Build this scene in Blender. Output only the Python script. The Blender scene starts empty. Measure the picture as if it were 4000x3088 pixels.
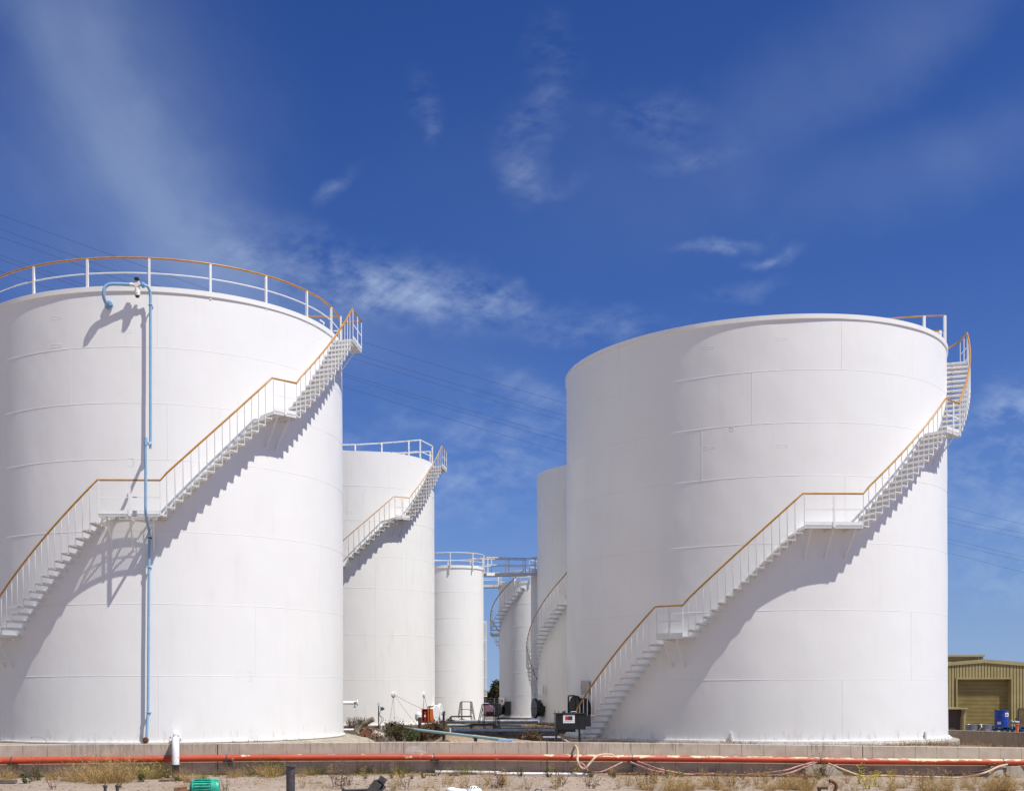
import bpy, math, random
from mathutils import Vector, Matrix, noise
random.seed(7)
C = bpy.context.scene.collection
PI = math.pi
CH = 2.13                                  # camera height above the yard in front of the wall
F_, CX, YH, RL = 4489., 1485., 2698.4, -.0034   # the lens, measured from the tank rims (photo pixels)

def ray(u, v):
    dx, dy = u-CX, v-YH
    return (dx*math.cos(RL)+dy*math.sin(RL))/F_, -(-dx*math.sin(RL)+dy*math.cos(RL))/F_
def at(u, v, Y):                           # point at distance Y behind a photo pixel
    a, b = ray(u, v)
    return Vector((a*Y, Y, b*Y+CH))
def cyl(T, u, v, extra=0.):                # angle and height on a tank wall behind a photo pixel
    a, b = ray(u, v); Ro = T[2]+extra
    A = 1+a*a; B = -2*(a*T[0]+T[1]); K = T[0]**2+T[1]**2-Ro*Ro
    Y = (-B-math.sqrt(max(B*B-4*A*K, 0)))/(2*A)
    return math.degrees(math.atan2(a*Y-T[0], T[1]-Y)), b*Y+CH
def pt(T, r, th, z):
    t = math.radians(th)
    return Vector((T[0]+r*math.sin(t), T[1]-r*math.cos(t), z))

# ------------------------------------------------------------------ mesh helper
ORG = {}
class MB:
    def __init__(s): s.v = []; s.f = []; s.sm = []; s.mi = []
    def add(s, vs, fs, smooth=False, mi=0):
        o = len(s.v); s.v += [Vector(p) for p in vs]
        for f in fs: s.f.append([i+o for i in f]); s.sm.append(smooth); s.mi.append(mi)
    def box(s, c, size, ax=None, mi=0):
        c = Vector(c); X, Y, Z = ax if ax else (Vector((1,0,0)), Vector((0,1,0)), Vector((0,0,1)))
        hx, hy, hz = [q/2 for q in size]
        vs = [c+X*a*hx+Y*b*hy+Z*d*hz for d in (-1,1) for b in (-1,1) for a in (-1,1)]
        s.add(vs, [(0,2,3,1),(4,5,7,6),(0,1,5,4),(2,6,7,3),(0,4,6,2),(1,3,7,5)], False, mi)
    def bar(s, p, q, w, h, up=(0,0,1), mi=0):
        p, q = Vector(p), Vector(q); d = q-p; L = d.length
        if L < 1e-6: return
        d /= L; up = Vector(up)
        x = d.cross(up)
        if x.length < 1e-4: x = d.cross(Vector((0,1,0)))
        x.normalize(); z = x.cross(d)
        s.box((p+q)/2, (w, L, h), (x, d, z), mi)
    def tube(s, pts, r, n=8, closed=False, cap=True, mi=0, smooth=True):
        pts = [Vector(p) for p in pts]; m = len(pts); rr = r if isinstance(r, (list, tuple)) else [r]*m
        rings = []; ref = None
        for i in range(m):
            if closed: d = pts[(i+1) % m]-pts[i-1]
            else: d = pts[min(i+1, m-1)]-pts[max(i-1, 0)]
            if d.length < 1e-9: d = Vector((0,0,1))
            d.normalize()
            if ref is None:
                ref = Vector((0,0,1)) if abs(d.z) < .9 else Vector((0,1,0))
            x = d.cross(ref)
            if x.length < 1e-3: x = d.cross(Vector((1,0,0)))
            x.normalize(); y = x.cross(d); ref = y
            rings.append([pts[i]+(x*math.cos(2*PI*k/n)+y*math.sin(2*PI*k/n))*rr[i] for k in range(n)])
        vs = [p for R in rings for p in R]; fs = []
        for i in range(m if closed else m-1):
            j = (i+1) % m
            for k in range(n): fs.append((i*n+k, i*n+(k+1) % n, j*n+(k+1) % n, j*n+k))
        s.add(vs, fs, smooth, mi)
        if cap and not closed:
            s.add(rings[0], [tuple(range(n))], False, mi); s.add(rings[-1], [tuple(range(n))[::-1]], False, mi)
    def lathe(s, prof, n, c=(0,0,0), ax=None, mi=0, smooth=True, cap=False):
        c = Vector(c); X, Y, Z = ax if ax else (Vector((1,0,0)), Vector((0,1,0)), Vector((0,0,1)))
        # each profile segment gets its own vertices, so edges stay crisp
        for (r0, z0), (r1, z1) in zip(prof[:-1], prof[1:]):
            vs = []
            for r, z in ((r0, z0), (r1, z1)):
                vs += [c+X*r*math.cos(2*PI*k/n)+Y*r*math.sin(2*PI*k/n)+Z*z for k in range(n)]
            s.add(vs, [(k, (k+1) % n, n+(k+1) % n, n+k) for k in range(n)], smooth, mi)
        if cap:
            for (r, z) in (prof[0], prof[-1]):
                if r > 1e-4: s.add([c+X*r*math.cos(2*PI*k/n)+Y*r*math.sin(2*PI*k/n)+Z*z for k in range(n)], [tuple(range(n))], False, mi)
    def disc(s, c, axis, r, t, n=28, mi=0):  # a short solid cylinder
        axis = Vector(axis).normalized(); x = axis.cross(Vector((0,0,1)))
        if x.length < 1e-3: x = Vector((1,0,0))
        x.normalize(); y = axis.cross(x)
        b = min(.008, t*.25)
        s.lathe([(r-b, -t/2), (r, -t/2+b), (r, t/2-b), (r-b, t/2)], n, c, (x, y, axis), mi, cap=True)
    def build(s, name, mat, parent=None, org=None):
        o_ = ORG.get(parent.name, Vector()) if parent else (Vector(org) if org is not None else Vector())
        me = bpy.data.meshes.new(name); me.from_pydata([p-o_ for p in s.v], [], s.f)
        for m in (mat if isinstance(mat, (list, tuple)) else [mat]): me.materials.append(m)
        me.polygons.foreach_set('use_smooth', s.sm); me.polygons.foreach_set('material_index', s.mi)
        me.validate(); me.update()
        o = bpy.data.objects.new(name, me); C.objects.link(o)
        if parent: o.parent = parent
        else: o.location = o_
        ORG[o.name] = o_
        return o
def tag(o, label=None, cat=None, group=None, kind=None):
    if label: o['label'] = label
    if cat: o['category'] = cat
    if group: o['group'] = group
    if kind: o['kind'] = kind
    return o
def empty(name, loc, label, cat, group=None):
    o = bpy.data.objects.new(name, None); C.objects.link(o); o.location = Vector(loc)
    o.empty_display_size = .3; ORG[o.name] = Vector(loc)
    return tag(o, label, cat, group)

# ------------------------------------------------------------------ materials
class NT:
    def __init__(s, tree): s.t = tree; s.n = tree.nodes; s.l = tree.links
    def node(s, typ, **kw):
        n = s.n.new(typ)
        for k, v in kw.items(): setattr(n, k, v)
        return n
    def put(s, sock, v):
        if isinstance(v, bpy.types.NodeSocket): s.l.new(v, sock)
        elif v is not None: sock.default_value = v
    def m(s, op, a, b=None, c=None, clamp=False):
        n = s.node('ShaderNodeMath', operation=op, use_clamp=clamp)
        for i, q in enumerate((a, b, c)): s.put(n.inputs[i], q)
        return n.outputs[0]
    def vm(s, op, a, b=None):
        n = s.node('ShaderNodeVectorMath', operation=op); s.put(n.inputs[0], a); s.put(n.inputs[1], b)
        return n.outputs[0]
    def xyz(s, x, y, z):
        n = s.node('ShaderNodeCombineXYZ')
        for i, q in enumerate((x, y, z)): s.put(n.inputs[i], q)
        return n.outputs[0]
    def sep(s, v):
        n = s.node('ShaderNodeSeparateXYZ'); s.put(n.inputs[0], v); return n.outputs
    def obj(s): return s.node('ShaderNodeTexCoord').outputs['Object']
    def noise(s, vec, scale=5, detail=4, rough=.55, dist=0., col=False):
        n = s.node('ShaderNodeTexNoise'); s.put(n.inputs['Vector'], vec)
        n.inputs['Scale'].default_value = scale; n.inputs['Detail'].default_value = detail
        n.inputs['Roughness'].default_value = rough; n.inputs['Distortion'].default_value = dist
        return n.outputs['Color' if col else 'Fac']
    def ramp(s, f, a, b, c0=0., c1=1., smooth=True):
        n = s.node('ShaderNodeMapRange', interpolation_type='SMOOTHSTEP' if smooth else 'LINEAR')
        s.put(n.inputs[0], f); s.put(n.inputs[1], a); s.put(n.inputs[2], b); s.put(n.inputs[3], c0); s.put(n.inputs[4], c1)
        return n.outputs[0]
    def mix(s, f, a, b, mode='MIX'):
        n = s.node('ShaderNodeMix', data_type='RGBA', blend_type=mode)
        s.put(n.inputs[0], f); s.put(n.inputs[6], a); s.put(n.inputs[7], b)
        return n.outputs[2]
    def scale(s, vec, sc): return s.vm('MULTIPLY', vec, Vector(sc))
def c4(c): return (c[0], c[1], c[2], 1.)
def mat(name, fn=None, col=(.5,.5,.5), rough=.6, metal=0., spec=.5):
    m = bpy.data.materials.new(name); m.use_nodes = True
    t = NT(m.node_tree); b = m.node_tree.nodes['Principled BSDF']
    b.inputs['Base Color'].default_value = c4(col); b.inputs['Roughness'].default_value = rough
    b.inputs['Metallic'].default_value = metal; b.inputs['Specular IOR Level'].default_value = spec
    if fn: fn(t, b)
    return m
def bump(t, b, h, strength=.3, dist=.02):
    n = t.node('ShaderNodeBump'); n.inputs['Strength'].default_value = strength; n.inputs['Distance'].default_value = dist
    t.put(n.inputs['Height'], h); t.put(b.inputs['Normal'], n.outputs[0])
def plain(name, col, rough=.6, metal=0., var=.15, sc=8., bmp=.1, rust=0., rustcol=(.16,.06,.025), dist=.004):
    def fn(t, b):
        o = t.obj(); n = t.noise(o, sc, 5); f = t.ramp(n, .3, .7, 1-var, 1+var)
        c = t.mix(1., c4(col), t.xyz(f, f, f), 'MULTIPLY')
        if rust > 0:
            n2 = t.noise(t.vm('ADD', o, Vector((3.1, 5.7, 1.3))), sc*1.7, 6, .65)
            c = t.mix(t.ramp(n2, .62-rust*.3, .70-rust*.3), c, c4(rustcol))
        t.put(b.inputs['Base Color'], c)
        t.put(b.inputs['Roughness'], t.ramp(n, .2, .8, max(rough-.08, .05), min(rough+.1, 1)))
        if bmp: bump(t, b, n, bmp, dist)
    return mat(name, fn, col, rough, metal)

def tankfn(base, dirt, warm):
    def fn(t, b):
        o = t.obj(); z = t.sep(o)[2]
        n1 = t.noise(t.scale(o, (1., 1., .16)), 3.2, 5, .6)                       # long vertical drips
        n2 = t.noise(o, .55, 3, .5)                                             # big patches of repainting
        n3 = t.noise(t.scale(o, (1., 1., .05)), 14., 3, .6)
        c = t.mix(t.ramp(n2, .35, .65, 0, .55), c4(base), c4([q*.96 for q in base]))
        c = t.mix(t.ramp(n1, .52, .8, 0, dirt), c, c4(warm))
        c = t.mix(t.ramp(n3, .6, .78, 0, dirt*.6), c, c4([q*.7 for q in warm]))
        # rusty splash right at the foot
        low = t.m('MULTIPLY', t.ramp(z, .05, .55, 1, 0), t.ramp(t.noise(t.scale(o, (1,1,.3)), 7., 5, .65), .5, .72))
        c = t.mix(t.m('MULTIPLY', low, .45), c, (.42, .30, .19, 1))
        t.put(b.inputs['Base Color'], c)
        t.put(b.inputs['Roughness'], t.ramp(n2, .3, .7, .36, .5))
        h = t.m('ADD', t.m('MULTIPLY', t.noise(t.scale(o, (1, 1, .6)), 1.1, 2, .5), 1.), t.m('MULTIPLY', t.noise(o, 60., 2, .5), .012))
        bump(t, b, h, .5, .035)
    return fn
M = {}
M['paint'] = mat('tank_paint', tankfn((.815,.812,.80), .20, (.68,.64,.56)), rough=.42)
M['paint_old'] = mat('tank_paint_old', tankfn((.81,.795,.765), .34, (.63,.57,.47)), rough=.5)
M['steel_white'] = plain('white_steel', (.78,.78,.77), .42, var=.03, bmp=.05, rust=.0)
M['steel_white_old'] = plain('old_white_steel', (.74,.73,.70), .5, var=.06, rust=.22, rustcol=(.38,.26,.16))
M['grate'] = plain('galvanised_grating', (.62,.62,.61), .5, .2, var=.08)
M['orange'] = plain('orange_rail_paint', (.47,.225,.03), .38, var=.12, sc=5)
M['cream_rail'] = plain('cream_rail_paint', (.70,.60,.50), .45, var=.1, sc=5, rust=.1, rustcol=(.5,.36,.22))
M['orange_old'] = plain('faded_orange_rail', (.55,.30,.10), .45, var=.2, sc=5, rust=.15, rustcol=(.6,.52,.4))
M['blue'] = plain('pale_blue_pipe', (.25,.42,.62), .32, var=.05, sc=6)
M['teal'] = plain('pale_teal_pipe', (.30,.47,.50), .4, var=.12, sc=6)
M['bluegrey'] = plain('blue_grey_pipe', (.38,.41,.49), .5, var=.2, sc=5, rust=.12)
M['black'] = plain('black_paint', (.012,.013,.014), .38, var=.3, sc=9)
M['darksteel'] = plain('dark_steel', (.10,.10,.105), .45, .55, var=.25, sc=11, rust=.16)
M['brownsteel'] = plain('weathered_brown_steel', (.085,.065,.055), .6, .3, var=.3, sc=10, rust=.3)
M['rust'] = plain('rusted_iron', (.17,.07,.035), .8, .1, var=.45, sc=14, bmp=.5, rust=.35, rustcol=(.07,.03,.02))
M['rust_pipe'] = plain('rusty_white_valve', (.62,.60,.55), .55, var=.15, sc=9, rust=.55, rustcol=(.20,.10,.05))
M['khaki_iron'] = plain('weathered_khaki_iron', (.25,.22,.16), .6, .2, var=.3, sc=9, rust=.35)
M['white_gloss'] = plain('white_pipe_paint', (.80,.80,.80), .3, var=.04, sc=9, rust=.06)
M['pvc'] = plain('white_plastic_pipe', (.74,.72,.70), .4, var=.06, sc=4)
M['redbox'] = plain('orange_red_cabinet', (.72,.16,.03), .5, var=.1, sc=7, rust=.0)
M['darkred'] = plain('red_cylinder_paint', (.30,.02,.02), .35, var=.1)
M['hose'] = plain('beige_hose', (.62,.45,.30), .5, var=.06)
M['pinkhose'] = plain('pink_hose', (.45,.24,.21), .6, var=.18, sc=6)
M['green'] = plain('green_motor_paint', (.015,.33,.23), .45, var=.25, sc=9, rust=.16, rustcol=(.25,.20,.12))
M['wood_dark'] = plain('rusty_brown_block', (.24,.12,.07), .85, var=.3, sc=12, rust=.2)
M['blue_plastic'] = plain('blue_plastic', (.008,.05,.32), .35, var=.08)
M['blue_wood'] = plain('blue_painted_wood', (.015,.06,.17), .7, var=.3, sc=12)
M['grey_metal'] = plain('grey_drum_metal', (.20,.21,.24), .4, .5, var=.15)
M['signgrey'] = plain('faded_sign_plate', (.52,.50,.46), .5, var=.08)
M['signwhite'] = plain('white_sign_plate', (.78,.78,.76), .4, var=.04)
M['red'] = plain('red_sign_paint', (.50,.02,.03), .45, var=.1)
M['charcoal'] = plain('charcoal_sign_paint', (.04,.04,.042), .45, var=.15)
M['purple'] = plain('maroon_roof_sheet', (.115,.045,.055), .6, var=.15, sc=2)
M['timber'] = plain('brown_timber_wall', (.12,.085,.05), .8, var=.3, sc=3)
M['wire'] = plain('power_cable', (.03,.035,.05), .5, var=.1)
M['wiregrey'] = plain('stay_wire', (.22,.20,.18), .5, .4, var=.1)
M['yellow'] = plain('yellow_flower', (.75,.62,.04), .6, var=.1)

def olive(t, b):
    o = t.obj(); n = t.noise(o, 1.3, 4)
    c = t.mix(t.ramp(n, .3, .7), (.33,.27,.12,1), (.395,.325,.15,1))
    t.put(b.inputs['Base Color'], c)
M['olive'] = mat('olive_sheet_metal', olive, rough=.5)
M['olive_door'] = plain('olive_roller_door', (.40,.32,.13), .5, var=.1, sc=2)

def redpipe(t, b):
    o = t.obj(); X, Y, Z = t.sep(o)
    n = t.noise(t.scale(o, (.5, 1, 1)), 7., 6, .65); n2 = t.noise(o, 1.2, 4)
    c = t.mix(t.ramp(n2, .3, .7), (.40,.046,.015,1), (.48,.072,.026,1))
    # faded, pinkish where the weather sits on top
    nrm = t.sep(t.node('ShaderNodeNewGeometry').outputs['Normal'])[2]
    fadeX = t.ramp(X, 3.0, 6.5, .12, 1.)
    top = t.ramp(nrm, .05, .95)
    c = t.mix(t.m('MULTIPLY', top, t.m('MULTIPLY', t.ramp(n, .35, .6), t.m('MULTIPLY', fadeX, .6))), c, (.60,.30,.20,1))
    # cream undercoat showing where the red has flaked off, mostly along the right-hand run
    fl = t.m('ADD', n, t.m('MULTIPLY', t.m('MULTIPLY', top, fadeX), .20))
    fl = t.m('ADD', fl, t.ramp(t.noise(t.scale(o, (.25, 1, 1)), 1.6, 2), .35, .65, -.06, .05))
    c = t.mix(t.ramp(fl, .645, .665), c, (.62,.53,.33,1))
    t.put(b.inputs['Base Color'], c); bump(t, b, fl, .25, .006)
    b.inputs['Roughness'].default_value = .55
M['redpipe'] = mat('flaking_red_pipe', redpipe)

def wallfn(dark, pitch=.6, tint=(1,1,1), dirty=1.):
    def fn(t, b):
        o = t.obj(); X, Y, Z = t.sep(o)
        n = t.noise(o, 3., 6, .6); n2 = t.noise(o, 45., 3, .6)
        c = t.mix(t.ramp(n, .3, .7), (.42*dark*tint[0],.35*dark*tint[1],.28*dark*tint[2],1), (.51*dark*tint[0],.435*dark*tint[1],.355*dark*tint[2],1))
        c = t.mix(t.ramp(n2, .62, .75, 0, .25), c, (.20,.17,.15,1))
        # formwork joint lines every 0.6 m, each a little uneven
        fr = t.m('FRACT', t.m('DIVIDE', t.m('ADD', X, t.m('MULTIPLY', n2, .006)), pitch))
        d = t.m('ABSOLUTE', t.m('SUBTRACT', fr, .5))
        joint = t.m('MULTIPLY', t.ramp(d, .478, .494), t.ramp(t.noise(o, 5., 2), .3, .6, .35, 1.))
        c = t.mix(t.m('MULTIPLY', joint, .6), c, (.10,.075,.065,1))
        # grime running down from the coping
        s1 = t.noise(t.xyz(X, 0., t.m('MULTIPLY', Z, .10)), 9., 5, .7)
        s2 = t.noise(t.xyz(X, 3., 0.), .45, 2)
        depth = t.ramp(Z, -.52, -.005, 0., 1., False)
        g = t.m('ADD', s1, t.m('MULTIPLY', depth, .17)); g = t.m('ADD', g, t.ramp(s2, .3, .7, -.05, .06))
        right = t.ramp(X, 4., 9., .55, 1.)
        st = t.m('MULTIPLY', t.m('MULTIPLY', t.ramp(g, .625, .76), right), t.ramp(Z, -.55, -.1))
        c = t.mix(t.m('MULTIPLY', st, .62), c, (.095,.085,.08,1))
        c = t.mix(t.m('MULTIPLY', t.ramp(Z, -.82, -.66, 1, 0), t.ramp(n, .4, .6, .2, .6)), c, (.22,.15,.11,1))
        # washed-out patch of overpainting on one panel
        px = t.m('MULTIPLY', t.ramp(X, .62, .72), t.ramp(X, 1.15, 1.28, 1, 0)); pz = t.m('MULTIPLY', t.ramp(Z, -.32, -.28), t.ramp(Z, -.12, -.08, 1, 0))
        sw = t.ramp(t.noise(t.xyz(X, 0., t.m('MULTIPLY', Z, 5.)), 4., 3), .38, .6)
        c = t.mix(t.m('MULTIPLY', t.m('MULTIPLY', px, pz), t.m('MULTIPLY', sw, .6)), c, (.62,.60,.60,1))
        t.put(b.inputs['Base Color'], c); b.inputs['Roughness'].default_value = .9
        bump(t, b, t.m('SUBTRACT', t.m('ADD', n2, n), t.m('MULTIPLY', joint, 1.5)), .5, .006)
    return fn
M['wall'] = mat('board_marked_concrete', wallfn(1.))
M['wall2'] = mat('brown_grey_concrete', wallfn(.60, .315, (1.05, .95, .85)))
def concfn(t, b):
    o = t.obj(); n = t.noise(o, 2.2, 6, .6); n2 = t.noise(o, 30., 4, .6)
    c = t.mix(t.ramp(n, .3, .7), (.27,.225,.17,1), (.42,.37,.30,1))
    c = t.mix(t.ramp(t.noise(t.scale(o, (1, 1, .2)), 6., 5, .7), .52, .66, 0, .6), c, (.16,.125,.09,1))
    t.put(b.inputs['Base Color'], c); b.inputs['Roughness'].default_value = .9
    bump(t, b, t.m('ADD', n, n2), .5, .012)
M['concrete'] = mat('stained_concrete', concfn)
M['darkconc'] = plain('dark_concrete', (.13,.105,.085), .9, var=.3, sc=6, bmp=.4)  # plain dark concrete tone for foundations, kerb and slab
def groundfn(c0, c1, c2, peb, gap_dark=False):
    def fn(t, b):
        o = t.obj(); n = t.noise(o, .55, 6, .6); n2 = t.noise(o, 9., 5, .7); n3 = t.noise(o, 60., 3, .7)
        c = t.mix(t.ramp(n, .35, .65), c4(c0), c4(c1))
        c = t.mix(t.ramp(n2, .5, .72, 0, .55), c, c4(c2))
        v = t.node('ShaderNodeTexVoronoi'); t.put(v.inputs['Vector'], o); v.inputs['Scale'].default_value = peb
        r = t.sep(v.outputs['Color'])[0]
        c = t.mix(t.m('MULTIPLY', t.ramp(r, .72, .9), .5), c, (.50,.45,.38,1))
        c = t.mix(t.m('MULTIPLY', t.ramp(r, .0, .2, 1, 0), .5), c, (.11,.085,.07,1))
        if gap_dark:               # weedy cover and tank shade painted into the soil colour between the tanks
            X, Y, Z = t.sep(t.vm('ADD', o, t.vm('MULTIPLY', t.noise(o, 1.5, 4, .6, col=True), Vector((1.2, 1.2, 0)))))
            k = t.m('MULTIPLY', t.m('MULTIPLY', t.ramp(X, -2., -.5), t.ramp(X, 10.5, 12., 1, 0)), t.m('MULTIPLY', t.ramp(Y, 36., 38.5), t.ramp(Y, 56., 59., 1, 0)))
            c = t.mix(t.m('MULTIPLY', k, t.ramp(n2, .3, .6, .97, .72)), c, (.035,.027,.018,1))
        t.put(b.inputs['Base Color'], c); b.inputs['Roughness'].default_value = .95
        h = t.m('ADD', t.m('MULTIPLY', n2, .7), t.m('ADD', t.m('MULTIPLY', n3, .4), t.m('MULTIPLY', v.outputs['Distance'], -.5)))
        bump(t, b, h, .8, .03)
    return fn
M['dirt'] = mat('pinkish_dirt', groundfn((.31,.235,.18), (.39,.305,.24), (.24,.17,.12), 28.))
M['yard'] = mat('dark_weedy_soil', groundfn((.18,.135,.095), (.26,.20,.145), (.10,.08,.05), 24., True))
M['gravel'] = mat('tan_gravel', groundfn((.28,.19,.115), (.36,.25,.155), (.19,.125,.075), 34.))
def leaf(name, a, b_, tr=.25):
    def fn(t, b):
        i = t.node('ShaderNodeNewGeometry').outputs['Random Per Island']
        c = t.mix(i, c4(a), c4(b_)); t.put(b.inputs['Base Color'], c)
        b.inputs['Roughness'].default_value = .75; b.inputs['Specular IOR Level'].default_value = .2
        b.inputs['Transmission Weight'].default_value = 0
    return mat(name, fn)
M['straw'] = leaf('dry_straw', (.30,.19,.07), (.56,.40,.18))
M['straw_dark'] = leaf('brown_dry_stems', (.08,.045,.025), (.22,.13,.07))
M['olivegrass'] = leaf('olive_weeds', (.12,.12,.03), (.33,.28,.09))
M['leafgreen'] = leaf('green_weed_leaves', (.035,.055,.018), (.10,.125,.04))
M['bushbrown'] = leaf('brown_bush_leaves', (.05,.035,.02), (.14,.09,.05))
M['treeleaf'] = leaf('dark_tree_leaves', (.025,.035,.012), (.10,.085,.035))
M['bushmix'] = leaf('olive_brown_bush_leaves', (.045,.04,.018), (.14,.125,.055))
M['bark'] = plain('tree_bark', (.08,.06,.045), .9, var=.3, sc=4)

# ------------------------------------------------------------------ tanks
TA = (-7.27, 38.56, 6.03); TB = (13.22, 41.24, 6.42); TC = (-1.36, 55.5, 4.0); TF = (12.985, 61.056, 4.579)
TD = (3.677, 60.0, 1.728); TE = (9.53, 73.5, 1.895); TG = (10.25, 66.5, 1.5); TH = (1.55, 74.0, 1.8)

def tank_root(T, zb, name, label, group):
    return empty(name, (T[0], T[1], zb), label, 'storage tank', group)
def make_shell(root, T, zb, zt, rings, vseams, m, amp=.004, seed=0, curb=True, nseg=320, pads=()):
    R = T[2]; mb = MB(); nz = 56 if nseg > 200 else 24
    def disp(th, z):
        t = math.radians(th)
        d = noise.noise(Vector((math.sin(t)*R*.55+seed, math.cos(t)*R*.55, z*.42)))*amp
        d += noise.noise(Vector((math.sin(t)*R*1.4+seed, math.cos(t)*R*1.4+9, z*1.1)))*amp*.35
        return d
    vs = []
    for j in range(nz+1):
        z = zb+(zt-zb)*j/nz
        for k in range(nseg):
            th = 360*k/nseg; d = disp(th, z)
            # plates pull in a little at each horizontal weld
            for rz in rings: d -= amp*.16*math.exp(-((z-rz)/.2)**2)
            vs.append(pt(T, R+d, th, z))
    fs = [(j*nseg+k, j*nseg+(k+1) % nseg, (j+1)*nseg+(k+1) % nseg, (j+1)*nseg+k) for j in range(nz) for k in range(nseg)]
    mb.add(vs, fs, True)
    for rz in rings:                       # horizontal weld beads
        mb.tube([pt(T, R+disp(360*k/240, rz)-amp*.16-.002+noise.noise(Vector((k*.7, rz, seed)))*.0025, 360*k/240, rz+noise.noise(Vector((k*.25, rz*3, seed)))*.006) for k in range(240)], .0080 if nseg > 300 else .009, 5, closed=True)
    for th, z0, z1 in vseams:
        mb.tube([pt(T, R+disp(th, z0+(z1-z0)*q/16.)-.001, th+noise.noise(Vector((q*1.3, th, 0)))*.03, z0+(z1-z0)*q/16.) for q in range(17)], .006, 5)
    for th, z, w, h in pads:               # welded patch plates
        cc = []
        for sx, sz in ((-1,-1),(1,-1),(1,1),(-1,1)):
            cc.append(pt(T, R+disp(th+math.degrees(sx*w/2/R), z+sz*h/2)+.001, th+math.degrees(sx*w/2/R), z+sz*h/2))
        cc.append(cc[0]); mb.tube(cc, .003, 4)
    shell = mb.build('shell', m, root)
    # foot plate
    fb = MB(); fb.lathe([(R-.01, zb+.045), (R+.06, zb+.04), (R+.06, zb+.0), (R-.01, zb)], nseg//2, (T[0], T[1], 0))
    fb.build('foot_plate', m, root)
    rf = MB(); rz = zt+.0; 
    rf.lathe([(R+.0, rz-.02), (R*.6, rz+R*.02), (R*.2, rz+R*.034), (.02, rz+R*.036)], 96, (T[0], T[1], 0))
    rf.build('roof', m, root)
    if curb:
        cb = MB(); cb.lathe([(R-.01, zt-.13), (R+.035, zt-.12), (R+.035, zt+.02), (R-.02, zt+.025)], nseg, (T[0], T[1], 0))
        cb.build('rim_angle', m, root)
    return shell

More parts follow.
